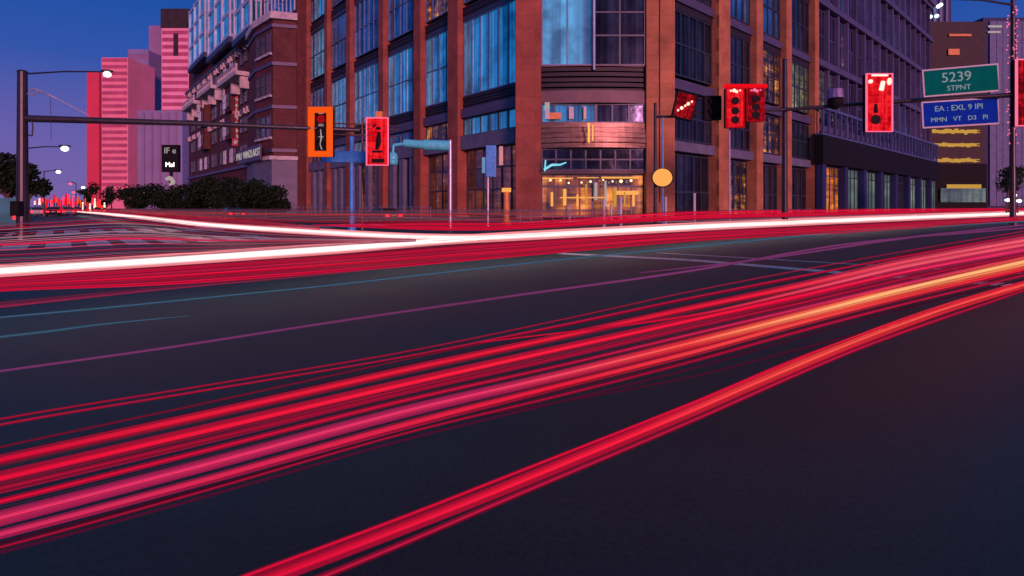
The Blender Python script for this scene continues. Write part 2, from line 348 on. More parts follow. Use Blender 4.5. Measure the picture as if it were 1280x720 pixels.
def window(O, u, n, a0, a1, z0, z1, pane, mull='mull', nv=4, nh=(), inset=.35, rod=.09, parent=None, jit=.012):
    w = MB()
    fr = .16
    w.fbox(O,u,n,a0,a1,-inset-.1,-inset+.16,z0,z0+fr); w.fbox(O,u,n,a0,a1,-inset-.1,-inset+.16,z1-fr,z1)
    w.fbox(O,u,n,a0,a0+fr,-inset-.1,-inset+.163,z0+fr,z1-fr); w.fbox(O,u,n,a1-fr,a1,-inset-.1,-inset+.163,z0+fr,z1-fr)
    for i in range(1, nv):
        a = a0 + (a1-a0)*i/nv; w.fbox(O,u,n,a-rod,a+rod,-inset-.1,-inset+.14,z0+fr,z1-fr)
    for h in nh:
        z = z0 + (z1-z0)*h; w.fbox(O,u,n,a0+fr,a1-fr,-inset-.1,-inset+.12,z-rod,z+rod)
    o = w.build('window', mull, parent)
    p = MB(); zs = [z0] + [z0+(z1-z0)*h for h in nh] + [z1]
    for i in range(nv):
        for z_a, z_b in zip(zs[:-1], zs[1:]):
            x0 = a0+(a1-a0)*i/nv; x1 = a0+(a1-a0)*(i+1)/nv
            j = [random.uniform(-jit, jit) for _ in range(3)]
            q = [(x0, z_a, 0), (x1, z_a, j[0]*2), (x1, z_b, j[0]*2+j[1]*2), (x0, z_b, j[1]*2)]
            p.quad(*[O + u*x + n*(-inset-.02+d) + Z*z for x, z, d in q])
    p.build('pane', pane, o)
    return o

# --- left face
ts = [1.6, 14.2, 23.5, 35, 48, 58.5, 70]
colw = [0, 1.2, 1.0, .85, .9, .7, .8]
levels = [(16.2, 26.2), (28.6, 38.4), (40.8, 50.6)]
for i, t in enumerate(ts):
    if i == 0: continue
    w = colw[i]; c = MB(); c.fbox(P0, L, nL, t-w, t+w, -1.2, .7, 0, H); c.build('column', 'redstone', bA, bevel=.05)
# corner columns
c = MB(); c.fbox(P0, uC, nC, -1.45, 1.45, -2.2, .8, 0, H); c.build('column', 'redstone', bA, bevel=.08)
for i in range(6):
    t0 = ts[i] + (colw[i] if i else .4); t1 = ts[i+1] - colw[i+1]
    nv = max(3, round((t1-t0)/1.9))
    for k, (z0, z1) in enumerate(levels):
        pm = random.choice(['g_blue', 'g_blue', 'g_cyan', 'g_deep'])
        if k > 0 and i == 1: pm = 'warm'
        if i == 0: pm = ['g_blue', 'g_deep', 'g_deep'][k]
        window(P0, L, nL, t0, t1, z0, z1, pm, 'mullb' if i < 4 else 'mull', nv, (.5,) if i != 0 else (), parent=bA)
        sp = MB(); sp.fbox(P0,L,nL,t0,t1,-.8,-.1,z1,z1+.5); sp.build('lintel', 'mull', bA)
        sp = MB()
        for q in range(4): sp.fbox(P0,L,nL,t0,t1,-.9,-.12+.05*(q%2),z1+.5+q*.35,z1+.5+q*.35+.28)
        sp.build('louvre_panel', 'louvre', bA)
    sp = MB()
    for q in range(4): sp.fbox(P0,L,nL,t0,t1,-.9,-.15+.05*(q%2),14.5+q*.42,14.5+q*.42+.34)
    sp.build('louvre_panel', 'louvre', bA)
    sp = MB(); sp.fbox(P0,L,nL,t0,t1,-.8,.25,13.3,14.5); sp.build('band', 'spandrel', bA)
    window(P0, L, nL, t0, t1, 10.9, 13.3, ['g_blue','warm','g_deep','g_blue','g_deep','g_dark'][i], 'mull', nv, (), parent=bA)
    sp = MB(); sp.fbox(P0,L,nL,t0,t1,-.8,.3,9.1,10.9); sp.build('band', 'greyband', bA)
    window(P0, L, nL, t0, t1, .5, 9.1, ['ember','ember','g_dark','ember','g_dark','g_dark'][i], 'mull', nv, (.38,.7), inset=.9, parent=bA)
    if i >= 2:
        for q in range(3):
            a = t0 + (t1-t0)*(q+.5)/3
            sp = MB(); sp.fbox(P0,L,nL,a-.7,a+.7,-.7,.1,.2,9.0); sp.build('pier', 'greyband', bA)
# --- corner bay, bowed out a little
W = P1.x - P0.x; cx = (P0.x+P1.x)/2
def arc(z0, z1, bulge, name, m, depth=1.2, x0=1.45, x1=None, steps=14):
    x1 = x1 if x1 is not None else W-1.45
    pts = []
    for k in range(steps+1):
        x = x0 + (x1-x0)*k/steps; s = (2*x/W-1); y = bulge*(1-s*s)
        pts.append((P0.x+x, P0.y - y))
    back = [(p[0], P0.y+depth) for p in reversed(pts)]
    b = MB(); b.prism(pts+back, z0, z1); return b.build(name, m, bA)
for k, (z0, z1) in enumerate([(17.6, 27.4), (30.6, 40.4), (43.4, 53)]):
    window(P0, uC, nC, 1.5, W*.5, z0, z1, 'g_cyan' if k == 0 else 'g_blue', 'mullb', 2, (), inset=-.35, parent=bA)
    window(P0, uC, nC, W*.5+.05, W-1.5, z0, z1, 'g_violet', 'mull', 2, (.35, .62, .85), inset=-.35, parent=bA)
    arc(z1, z1+.5, .75, 'lintel', 'mull')
    for q in range(5): arc(z0-3.0+q*.6, z0-3.0+q*.6+.42, .55+.1*(q%2), 'louvre_slat', 'louvre')
    arc(z0-.12, z0, .85, 'sill', 'pinkband')
arc(13.3, 14.7, 1.1, 'band', 'pinkband')
window(P0, uC, nC, 1.5, W*.52, 11.1, 13.3, 'g_blue', 'mull', 4, (), inset=-.2, parent=bA)
window(P0, uC, nC, W*.52, W-1.5, 11.1, 13.3, 'g_dark', 'mull', 3, (), inset=-.2, parent=bA)
for q in range(5): arc(8.2+q*.58, 8.2+q*.58+.5, 2.0-.28*abs(q-1.2), 'canopy', 'brass')
window(P0, uC, nC, 1.5, W-1.5, 5.7, 8.2, 'g_dark', 'mull', 7, (.5,), inset=-.1, parent=bA)
arc(5.3, 5.7, .9, 'band', 'pinkband')
window(P0, uC, nC, 1.5, W-1.5, .3, 5.3, 'shop', 'mull', 8, (.72,), inset=.3, parent=bA)
v = MB(); v.cyl((P0.x+W*.5, 59.1, 17), (P0.x+W*.5, 59.1, H), .14); v.build('downpipe', 'mullw', bA)
# --- right face
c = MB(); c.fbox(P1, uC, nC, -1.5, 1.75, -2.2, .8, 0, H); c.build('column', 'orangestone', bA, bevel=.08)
c = MB(); c.fbox(P1, uC, nC, -.05, .05, .8, .86, 2, H-1); c.build('joint', 'core', bA)
rts = [1.4, 14.1, 24.4, 34.6, 46.2]
rw = [.2, 1.5, 1.0, 1.0, .9]
rl = [(17.4, 25.2), (27.6, 36.2), (38.6, 47.2)]
for i, t in enumerate(rts):
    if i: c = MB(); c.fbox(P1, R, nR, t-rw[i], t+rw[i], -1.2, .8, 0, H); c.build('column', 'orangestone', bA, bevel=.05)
for i in range(4):
    t0, t1 = rts[i]+rw[i], rts[i+1]-rw[i+1]; nv = max(3, round((t1-t0)/2))
    for k, (z0, z1) in enumerate(rl):
        pm = [['g_violet','g_dark','g_violet'],['g_dark','g_deep','g_dark'],['warm','g_deep','g_dark'],['green','g_violet','g_deep']][i][k]
        window(P1, R, nR, t0, t1, z0, z1, pm, 'mull', nv, (.5,), parent=bA)
        sp = MB(); sp.fbox(P1,R,nR,t0,t1,-.8,.2,z1+.9,z1+2.0); sp.build('band', 'spandrel', bA)
        sp = MB(); sp.fbox(P1,R,nR,t0,t1,-.8,-.1,z1,z1+.9); sp.build('louvre_panel', 'louvre', bA)
    sp = MB(); sp.fbox(P1,R,nR,t0,t1,-.8,.25,15.6,16.8); sp.build('band', 'spandrel', bA)
    window(P1, R, nR, t0, t1, 9.6, 15.4, ['g_dark','g_dark','warm','g_violet'][i], 'mull', nv, (.5,), parent=bA)
    sp = MB(); sp.fbox(P1,R,nR,t0,t1,-.8,.3,8.2,9.4); sp.build('band', 'greyband', bA)
    window(P1, R, nR, t0, t1, .3, 8.0, ['g_dark','warm','g_dark','g_dark'][i], 'mull', nv, (.4,), inset=.8, parent=bA)
# finned wing further along the street
t = 47.3; k = 0
while t < 131.5:
    f_ = MB(); f_.fbox(P1, R, nR, t-.30, t+.30, -.6, .60, 14.6, H-1.0); f_.build('fin', 'fin' if k % 4 else 'spandrel', bA)
    t += 5.1; k += 1
for j, t0 in enumerate([47.3 + 10.2*i for i in range(9)]):
    t1 = min(t0 + 10.2, 131.8)
    for k, (z0, z1) in enumerate([(17.2, 25.6), (27.4, 36.4), (38.4, 46.6), (48.2, 55.6)]):
        pm = random.choice(['g_violet', 'g_dark', 'g_deep', 'g_violet', 'g_deep', 'g_deep', 'dusk', 'dusk'])
        if j == 0 and k == 0: pm = 'green'
        if k == 3 and j > 4: pm = 'g_deep'
        window(P1, R, nR, t0, t1, z0, z1, pm, 'bluefin', 6, (.5,), inset=.15, rod=.10, parent=bA)
for z in (14.6, 26.0, 36.8, 47.0, 56.0):
    sp = MB(); sp.fbox(P1,R,nR,47.1,131.9,-.8,.85,z,z+1.1); sp.build('cornice', 'spandrel', bA)
sp = MB(); sp.fbox(P1,R,nR,46.5,132.2,-1.2,1.3,H-1,H+.6); sp.build('parapet', 'fin', bA)
# blue gallery above the dark canopy
sp = MB(); sp.fbox(P1,R,nR,45,131,.9,2.1,13.6,14.0)
for i in range(30): sp.fbox(P1,R,nR,45.5+i*2.9,45.9+i*2.9,1.6,2.0,14.0,18.0)
sp.fbox(P1,R,nR,45,131,1.5,2.1,18.0,18.5); sp.build('gallery_screen', 'bluefin', bA)
sp = MB(); sp.fbox(P1,R,nR,44.5,132,.9,2.3,8.8,13.6); sp.build('canopy', 'black', bA)
for i in range(8):
    a = 46 + i*11
    sp = MB(); sp.fbox(P1,R,nR,a-.8,a+.8,1.0,2.0,0.1,8.8); sp.build('arcade_column', 'navy', bA)
    pm = 'shop' if i == 0 else ('arcade' if i != 4 else 'g_dark')
    window(P1, R, nR, a+1.0, a+10.0, .4, 8.6, pm, 'mull', 4, (.8,), inset=-.9, parent=bA)
# warm display things in the corner shop: each a pale lit panel inside the glass
for px, y0, y1, w in ((690,240,258,3),(706,236,257,4),(722,243,258,2.5),(733,230,258,2),(745,228,250,3.5),(757,226,258,2.5),(769,234,258,3),(781,240,258,2),(792,238,258,3),(684,128,136,6)):
    d = 59.2; b = MB(); a0 = P(px-w/2, y1, d); a1 = P(px+w/2, y0, d)
    b.hexa([(a0.x,d,a0.z),(a1.x,d,a0.z),(a1.x,d+.12,a0.z),(a0.x,d+.12,a0.z),(a0.x,d,a1.z),(a1.x,d,a1.z),(a1.x,d+.12,a1.z),(a0.x,d+.12,a1.z)])
    o = b.build('display_panel', random.choice(['L_amber','L_gold']) if px not in (757, 745, 684) else 'L_glyph', bA)
for px0_, px1_, y, hgt in ((678,716,223,1.6),(752,798,222,2.2),(768,798,241,5),(700,760,247,1.5),(722,748,222,1.2)):
    b = MB(); b.box(P((px0_+px1_)/2, y, 59.35), (px1_-px0_)/F*59.35, .15, hgt/F*59.35); b.build('shelf_light', 'L_amber', bA)
for px in (690,700,712,726,738,752,764,777,790):
    b = MB(); b.sphere(P(px + rt.uniform(-2,2), 227 + rt.uniform(-2.5,3), 59.2), rt.uniform(.10,.20), nu=8, nv=6); b.build('pendant_lamp', 'L_bulb', bA, smooth=True)
for px, y0, y1, w, m_ in ((694,141,149,14,'copper'), (714,134,149,6,'white'), (731,134,149,3,'cream'), (684,137,149,6,'white')):
    b = MB(); c_ = P(px, (y0+y1)/2, 59.4); b.box(c_, w/F*59.4, .3, (y1-y0)/F*59.4); b.build('window_display', m_, bA)
b = MB(); b.box(P(736,166,57.3), .16, .2, 2.1); b.box(P(741,166,57.3), .08, .2, 1.7); b.build('lamp_strip', 'L_bulb2', bA)  # added emitter giving the canopy centre its orange glow
n_ = MB(); n_.path([P(680,212,58), P(690,206,58), P(700,206,58), P(708,203,58)], [.12,.14,.1,.06]); n_.path([P(681,214,58), P(682,200,58)], [.08,.08]); n_.build('neon_squiggle', 'L_teal', bA)

# ------------------------------------------------------------------ brick block down the left street
O2 = P0 + nL*2.0
bC = thing('brick_building', tuple(O2 + L*75), 'dark red brick block with pale blue stacked bay windows and stone balconies', 'building')
b = MB(); b.fbox(O2, L, nL, 71.5, 196, -40, 0, 0, 73); b.build('wall', 'brick', bC)
b = MB(); b.fbox(O2, L, nL, 71.4, 196.4, -40, .8, 73, 74.4); b.build('roof_cornice', 'brick', bC)
# projecting brick turret at the near end
b = MB(); b.prism([tuple((O2+L*a+nL*n)[:2]) for a, n in ((71.6,.05),(73.5,4.2),(83,5.2),(92,4.2),(94,.05))], 0, 41.5); b.build('turret', 'brick', bC)
b = MB(); b.prism([tuple((O2+L*a+nL*n)[:2]) for a, n in ((70.8,.05),(73,4.9),(83,5.9),(92.6,4.9),(94.6,.05))], 41.5, 43); b.build('turret_cornice', 'concrete', bC)
for z in (13.2, 22.5, 31.7, 39.8):
    b = MB(); b.prism([tuple((O2+L*a+nL*n)[:2]) for a, n in ((71.1,.06),(73.3,4.5),(83,5.5),(92.3,4.5),(94.2,.06))], z, z+.7); b.build('string_course', 'spandrel', bC)
b = MB(); b.prism([tuple((O2+L*a+nL*n)[:2]) for a, n in ((70.9,.06),(73.1,4.6),(83,5.65),(92.5,4.6),(94.4,.06))], 0, 11.5); b.build('stone_base', 'greyband', bC)
b = MB(); b.prism([tuple((O2+L*a+nL*n)[:2]) for a, n in ((70.5,.07),(72.8,5.2),(83,6.3),(92.8,5.2),(94.9,.07))], 11.5, 12.3); b.build('base_cornice', 'concrete', bC)
tu = (L*9.5 + nL*1.0).normalized(); tn = Vector((tu.y, -tu.x, 0)); tn = tn if tn.dot(nL) > 0 else -tn
TO = O2 + L*73.5 + nL*4.2
for z in (16.5, 25.5, 34.5):
    for a in (.8, 3.6, 6.4):
        b = MB(); b.fbox(TO, tu, tn, a-.3, a+2.2, .02, .55, z-.5, z-.02); b.build('window_sill', 'concrete', bC)
        window(TO, tu, tn, a, a+1.9, z, z+4.6, random.choice(['g_dark', 'g_deep', 'g_dark']), 'mull' if a > 3 else 'spandrel', 2, (.5,), inset=-.16, parent=bC)
window(O2, L, nL, 72, 94, 44, 60, 'g_deep', 'mullw', 8, (.25,.5,.75), inset=-.2, parent=bC)
window(O2, L, nL, 72, 94, 61, 72, 'g_blue', 'mullw', 8, (.25,.5,.75), inset=-.2, parent=bC)
# stacked blue bays
for j, (a0, a1) in enumerate(((97,113),(118,146),(151,178))):
    z0 = (46.5, 49, 52)[j]
    by = MB(); by.fbox(O2, L, nL, a0, a1, .02, 2.6, z0, 72.9); by.build('bay_window', 'g_blue', bC)
    fr = MB(); fh_ = 6.6
    for q in range(4): fr.fbox(O2, L, nL, a0-.15, a1+.15, .02, 2.85, z0 + fh_*q, z0 + fh_*q + 1.0)
    nc = (2,3,3)[j]
    for q in range(nc+1):
        aa = a0 + (a1-a0)*q/nc; fr.fbox(O2, L, nL, aa-.55, aa+.55, 2.4, 2.95, z0, 72.9)
    for q in (.1, 1.2): fr.fbox(O2, L, nL, a0-.1, a0+.12, q, q+.35, z0, 72.9)
    fr.build('bay_frame', 'mullw', bC)
    sill = MB(); sill.fbox(O2, L, nL, a0-.6, a1+.6, .02, 3.2, z0-1.6, z0-.12); sill.build('bay_sill', 'mull', bC)
for j, (a0, a1) in enumerate(((108,130),(138,160),(166,188))):
    bl = MB(); zb = (36.5,38.0,37.5)[j]
    bl.fbox(O2, L, nL, a0, a1, .02, 3.6, zb, zb+1.1)
    bl.fbox(O2, L, nL, a0, a1, 3.1, 3.6, zb+2.4, zb+2.9)
    for q in range(14):
        aa = a0 + .3 + (a1-a0-.6)*q/13; bl.fbox(O2, L, nL, aa-.3, aa+.3, 3.1, 3.5, zb+1.1, zb+2.4)
    bl.build('balcony', 'concrete', bC)
    for q in range(3):
        cs = MB(); aa = a0 + 1.5 + q*(a1-a0-3)/2; cs.fbox(O2, L, nL, aa-.6, aa+.6, .02, 2.2, zb-3.2, zb-.02); cs.build('console', 'concrete', bC)
for j in range(8):
    a0 = 97 + j*12
    for z in (41.0, 30, 22, 14.5):
        if z < 40 and z > 20 and j in (2, 5): 
            q0 = MB(); q0.fbox(O2, L, nL, a0, a0+7, .02, 1.8, z-1, z+6); q0.build('brick_bay', 'brick', bC)
        for q in range(2):
            aa = a0 + 1 + q*4.2
            window(O2, L, nL, aa, aa+2.8, z, z+4.2, random.choice(['g_dark','g_dark','g_deep','warm' if random.random() < .4 else 'g_dark']), 'mullw' if (q + j) % 3 == 0 else 'mull', 2, (.5,), inset=-.2 if not (20 < z < 40 and j in (2,5)) else -2.0, parent=bC)
for z in (12.2, 27.5):
    b = MB(); b.fbox(O2, L, nL, 94.8, 196, .01, .7, z, z+.8); b.build('string_course', 'spandrel', bC)
for j in range(34):
    aa = 95.5 + j*3
    for z in (28.3, 45.6): b = MB(); b.fbox(O2, L, nL, aa-.25, aa+.25, .02, 1.1, z-1.5, z-.02); b.build('eaves_bracket', 'concrete' if j % 3 else 'spandrel', bC)
b = MB(); b.fbox(O2, L, nL, 94.8, 196, .01, 1.4, 45.6, 46.3); b.build('eaves', 'mull', bC)
for j in range(7):
    aa = 97 + j*13
    window(O2, L, nL, aa, aa+8, .6, 8.5, 'warm' if j in (1,4) else 'g_dark', 'mull', 4, (.7,), inset=-.2, parent=bC)

def facing(name, px, py, d, label, cat, group=None, rz=0):
    p = P(px, py, d); return thing(name, tuple(p), label, cat, group, rz)
def lbox(o, name, m, x0, x1, z0, z1, y0, y1, bevel=0):
    b = MB(); b.hexa([(x0,y0,z0),(x1,y0,z0),(x1,y1,z0),(x0,y1,z0),(x0,y0,z1),(x1,y0,z1),(x1,y1,z1),(x0,y1,z1)]); return b.build(name, m, o, local=True, bevel=bevel)

# white shop-name board over the brick block's ground floor, following the wall
o = thing('shop_sign', tuple(O2 + L*84 + nL*6.6 + Z*13.2), 'long pale shop sign board with ghosted capitals low on brick block', 'sign', rz=math.atan2(-L.y, -L.x))
lbox(o, 'board', 'spandrel', -9, 9, -1.6, 1.6, .05, .5); text('PHU  WINZLAKST', 2.3, (0, -.02, 0), o, 'L_glyph', ext=.03, sx=1.05)
lbox(o, 'bracket', 'mull', -.2, .2, -.3, .3, .5, 3)
# vertical red sign
d = 150; o = facing('vertical_sign', 296, 151, d, 'tall narrow pink-red vertical sign with pale strokes hung on brick block', 'sign')
w = 6/F*d; h = 31/F*d
lbox(o, 'sign_face', 'L_neon', -w, w, -h, h, 0, .5)
st = MB()
for q in range(8):
    z = h - 1.1 - q*1.72
    for r_ in range(3):
        x = random.uniform(-w*.4, w*.4); zz = z + random.uniform(-.45, .45)
        if random.random() < .5: st.box((x, -.06, zz), random.uniform(.6, 1.3), .08, .2)
        else: st.box((x, -.06, zz), .2, .08, random.uniform(.5, 1.1))
st.build('glyphs', 'L_glyph', o, local=True)
lbox(o, 'bracket', 'mull', w, w+7, h*.6, h*.6+.4, .1, .4)
# dark lit sign on a mast in the distance
d = 120; o = facing('pylon_sign', 212.5, 198, d, 'dark billboard pylon with three small lit white words above the hedge trees', 'sign')
w = 10.5/F*d; lbox(o, 'cabinet', 'black', -w, w, -17/F*d, 17/F*d, 0, .8)
lbox(o, 'post', 'darkmet', -.25, .25, -(60)/F*d-1.6+.2+CH-1.4, -17/F*d, .2, .7)
text('IF e', 1.9, (0, -.03, 9.5/F*d), o, 'L_glyph', ext=.02); text('Mal', 1.5, (0, -.03, -8/F*d), o, 'L_white', ext=.02)
b = MB(); b.path([(-.8,-.1,-26/F*d), (.1,-.1,-24/F*d), (.9,-.1,-30/F*d), (0,-.1,-33/F*d)], [.35,.45,.4,.25]); b.build('lamp_cluster', 'L_glyph', o, local=True)

# ------------------------------------------------------------------ distant towers
def tower(name, px0, px1, ytop, d, m, label, stripes=None, sm=None, fh=4.0, thick=30, cap=None, split=.0, ang=.0, cols=0):
    x0 = (px0-640)/F*d; x1 = (px1-640)/F*d; z = CH + (HZ-ytop)/F*d
    o = thing(name, ((x0+x1)/2, d, 0), label, 'tower'); w = (x1-x0)/2
    o.rotation_euler[2] = ang
    zt = z - (cap or 0)
    lbox(o, 'wall', m, -w, w, 0, zt, 0, thick)
    if cap: lbox(o, 'crown', 'brownb', -w*1.04, w*1.04, zt+.02, z, -.5, thick)
    if stripes:
        b = MB(); k = 0; zz = 12
        while zz < zt - 3:
            b.hexa([(-w*.94,-.35,zz),(w*.94,-.35,zz),(w*.94,-.02,zz),(-w*.94,-.02,zz),(-w*.94,-.35,zz+fh*.5),(w*.94,-.35,zz+fh*.5),(w*.94,-.02,zz+fh*.5),(-w*.94,-.02,zz+fh*.5)]); zz += fh
        b.build('window_bands', stripes, o, local=True)
    if cols:
        b = MB()
        for q in range(cols):
            x = -w*.9 + 2*w*.9*(q+.5)/cols; b.box((x, -.5, zt/2), w*.12, .3, zt*.96)
        b.build('window_columns', sm or 'g_dark', o, local=True)
    return o
PK = surf('pink_concrete', (.92,.30,.42), .7, 0, .15, .05); M['pk'] = PK
M['pk2'] = surf('rose_concrete', (.95,.40,.60), .7, 0, .15, .05); M['redslab'] = surf('red_panel', (.72,.06,.13), .7, 0, .12, .05)
M['mauve'] = surf('mauve_concrete', (.30,.19,.36), .7, 0, .15, .05); M['rosewin'] = surf('rose_shaded_window', (.52,.11,.22), .4, 0, .25, .1)
M['lav'] = surf('lavender_concrete', (.26,.26,.48), .7, 0, .15, .05)
tower('tower_block', 108.5, 124, 90, 420, 'redslab', 'plain flat red slab tower at the end of the skyline')
tower('tower_block', 127, 160, 72, 400, 'pk', 'pink tower with even dark stripes beside the flat red slab', 'rosewin', fh=5.0)
tower('tower_block', 160, 186, 63, 440, 'mauve', 'dusky mauve tower with faint lines between the two pink striped towers', 'lav', fh=9)
tower('tower_block', 186, 204, 32, 460, 'mauve', 'slim mauve tower pressed against the tallest pink tower')
o = tower('tower_block', 202, 236, 11, 380, 'pk2', 'tallest pink banded tower with dark brown crown and slot', 'rosewin', fh=5.2, cap=14)
b = MB(); b.box((.8, -.6, 378*.34/1.0*0+ CH+(HZ-56)/F*380), 3.2, .5, 16); b.build('slot', 'brownb', o, local=True)
tower('tower_block', 172, 228, 138, 330, 'lav', 'broad low lavender block in front of the tallest pink tower', cols=5, sm='mauve')

# far right: dark block with gold bands, and a navy block
o = tower('gold_band_building', 1163, 1231, 27, 190, 'brownb', 'dark brown block with three glowing gold strips across its lower floors'); o['category'] = 'building'
def at(px, py, d, o): p = P(px, py, d); return p - Vector(o.location)
for y in (164.5, 181, 200.5):
    b = MB(); a = at(1168, y, 189.4, o)
    for q in range(14):
        p = at(1168 + q*3.9 + random.uniform(-.6,.6), y + random.uniform(-1.2,1.2), 189.6, o); b.box(p, random.uniform(.7,1.25), .5, random.uniform(.7,1.5))
    for q in (0,1): b.box(at(1195, y+1.6*(q*2-1)*.8, 189.7, o), 17, .3, .25)
    b.build('light_strip', 'L_gold', o, local=True)
lbox(o, 'podium', 'black', -9.6, 9.6, 0, 17, -1.2, -.05)
b = MB(); b.box(at(1200, 44, 189.6, o), 8, .4, .8); b.build('lit_ledge', 'copper', o, local=True); b = MB(); b.box(at(1192, 65, 189.6, o), 4, .4, 2.2); b.build('lit_panel', 'copper', o, local=True)
b = MB(); b.box(at(1205, 233, 188, o), 12, .5, 1.4); b.build('entrance_light', 'L_gold', o, local=True)
b = MB(); b.box(at(1204, 244, 188, o), 16, .3, 5.0); b.build('entrance_glass', 'arcade', o, local=True)
o = tower('navy_building', 1229, 1370, 22, 236, 'navy', 'navy ribbed block with small white rooftop sign rows', cols=16, sm='bluefin'); o['category'] = 'building'
b = MB(); b.box(at(1244, 33, 235, o), 6, .3, .9); b.box(at(1243, 40, 235, o), 5.5, .3, .8); b.build('rooftop_lights', 'L_glyph', o, local=True)
o = tower('blue_tower', 1138, 1189, -40, 260, 'navy', 'smooth navy tower rising behind the finned office wing', cols=6, sm='bluefin')
b = MB()
for px, py in ((1173,8),(1171,20),(1163,21),(1176,6)): b.sphere(at(px, py, 258, o), .9)
b.build('rooftop_lights', 'L_cool', o, local=True)
# ------------------------------------------------------------------ trees
def tree(px, d, ytop, wpx, label, group, m='leaf', ground=0, n=1500, leaf=.34, low=.45):
    base = G(px, d, .1); h = CH + (HZ-ytop)/F*d; w = wpx/F*d
    o = thing('tree', tuple(base), label, 'tree', group)
    t = MB(); th = h*.34; lean = random.uniform(-.2,.2)
    t.path([Vector((0,0,-.1)), Vector((lean,0,th*.6)), Vector((lean*1.5,.1,th))], [.2,.14,.12])
    lobes = []
    for k in range(9):
        c = Vector((random.uniform(-.32,.32)*w, random.uniform(-.3,.3)*w, h*random.uniform(low,.82))); lobes.append((c, random.uniform(.16,.27)*w))
        t.path([Vector((lean*1.5,.1,th)), (Vector((lean,0,th))+c)/2 + Vector((0,0,.2)), c], [.1,.06,.02], 6)
    t.build('trunk', 'bark', o, local=True)
    c = MB()
    for k in range(n):
        lc, lr = random.choice(lobes); v = Vector((random.gauss(0,1), random.gauss(0,1), random.gauss(0,1))).normalized()*lr*random.uniform(.45,1.12)
        v.z *= .8; p = lc + v
        if p.z > h: p.z = h - random.random()*.3
        a = Vector((random.gauss(0,1), random.gauss(0,1), random.gauss(0,1))).normalized(); bb = a.orthogonal().normalized(); s = leaf*random.uniform(.5,1.1)
        cc = a.cross(bb)
        c.quad(p-bb*s*.5, p+cc*s*.3, p+bb*s*.5, p-cc*s*.3)
    c.build('crown', m, o, local=True)
    return o
tree(4, 42, 184, 62, 'large dark tree behind the tall signal mast base', None, n=3800, leaf=.42)
tree(36, 60, 203, 40, 'rounded dark tree half hidden by the tall signal mast', None, n=2200, leaf=.5)
for px, d, y, w, lab in ((180,105,232,52,'lowest dark tree at the far end of the hedge-like tree row'), (205,100,229,56,'dark tree under the lit pylon sign'), (236,92,226,60,'dark bushy tree between pylon sign and pale shop sign'), (268,86,221,62,'tallest rounded dark tree in the row by the brick block'), (300,80,223,64,'dark tree below the vertical pink-red sign'), (332,76,226,58,'dark tree closest to the grey office piers')):
    tree(px, d, y, w, lab, 'dark trees along the brick block', n=3000, leaf=.6, low=.18)
for px, d, y, w, lab in ((112,150,226,24,'small far tree at foot of the flat red tower'), (140,140,230,26,'small far tree at foot of the pink striped tower'), (158,135,233,22,'small far tree beside the low lavender block')):
    tree(px, d, y, w, lab, 'small far trees', n=900, leaf=.8, low=.25)
tree(1262, 80, 196, 46, 'bluish street tree above the white street lamps', None, m='leaf2', n=1600, leaf=.5)

# ------------------------------------------------------------------ street furniture
def pole(o, m, r0, r1, z1, name='pole', z0=0.0):
    b = MB(); b.cyl((0,0,z0), (0,0,z1), r0, r1, 16); b.cyl((0,0,z0), (0,0,z0+.28), r0*1.7, r0*1.5, 16); b.cyl((0,0,z1), (0,0,z1+.08), r1*1.2, r1*.8, 16); return b.build(name, m, o, local=True)
# big mast with long arm, over the left street
D1 = 25.0; base = G(28, D1); m1 = thing('signal_mast', tuple(base), 'tall dark mast holding a very long thin signal arm and cable', 'signal mast')
ztop = CH + (HZ-90)/F*D1; pole(m1, 'polemet', .24, .19, ztop)
za = CH + (HZ-148)/F*D1
end = Vector(((498-640)/F*29.6, 29.6, 0)); e = end - base
arm = MB(); arm.path([Vector((0,0,za)), Vector((e.x*.4, e.y*.4, za+.06)), Vector((e.x*.88, e.y*.88, za+.02))], [.17,.14,.11], 12); arm.build('arm', 'polemet', m1, local=True)
arm = MB(); 
for dz in (-.25, .35, .12): arm.path([Vector((e.x*.76, e.y*.76, za+dz)), Vector((e.x, e.y, za+dz))], [.045,.04])
for f_ in (.80,.86,.92): arm.path([Vector((e.x*f_, e.y*f_, za-.25)), Vector((e.x*f_, e.y*f_, za+.35))], [.035,.035])
arm.build('arm_truss', 'bronzepole', m1, local=True)
cab = MB(); q0 = P(36,113,D1)-base; q1 = P(60,118,D1+.4)-base; q2 = P(112,145,D1+1)-base
cab.path([q0, P(44,111,D1)-base, q1, P(84,130,D1+.7)-base, q2], [.03,.05,.045,.03,.02]); cab.path([P(34,117,D1)-base, P(40,119,D1)-base, P(48,114,D1)-base, q1], [.03,.04,.03,.02]); cab.build('stay_cable', 'palepole', m1, local=True)
lp = MB(); lp.path([P(34,168,D1)-base, P(40,170,D1)-base, P(41,160,D1)-base, P(40,151,D1)-base], [.03,.03,.03,.03]); lp.path([P(63,124,D1)-base, P(64,176,D1)-base],[.01,.01]); lp.build('cable_loop', 'polemet', m1, local=True)
bx = MB(); bx.box((.0,-.28,1.5), .4,.3,.7); bx.build('control_box', 'rubber', m1, local=True, bevel=.03)

def pix(o, px, py, d):
    p = P(px, py, d) - Vector(o.location); return p
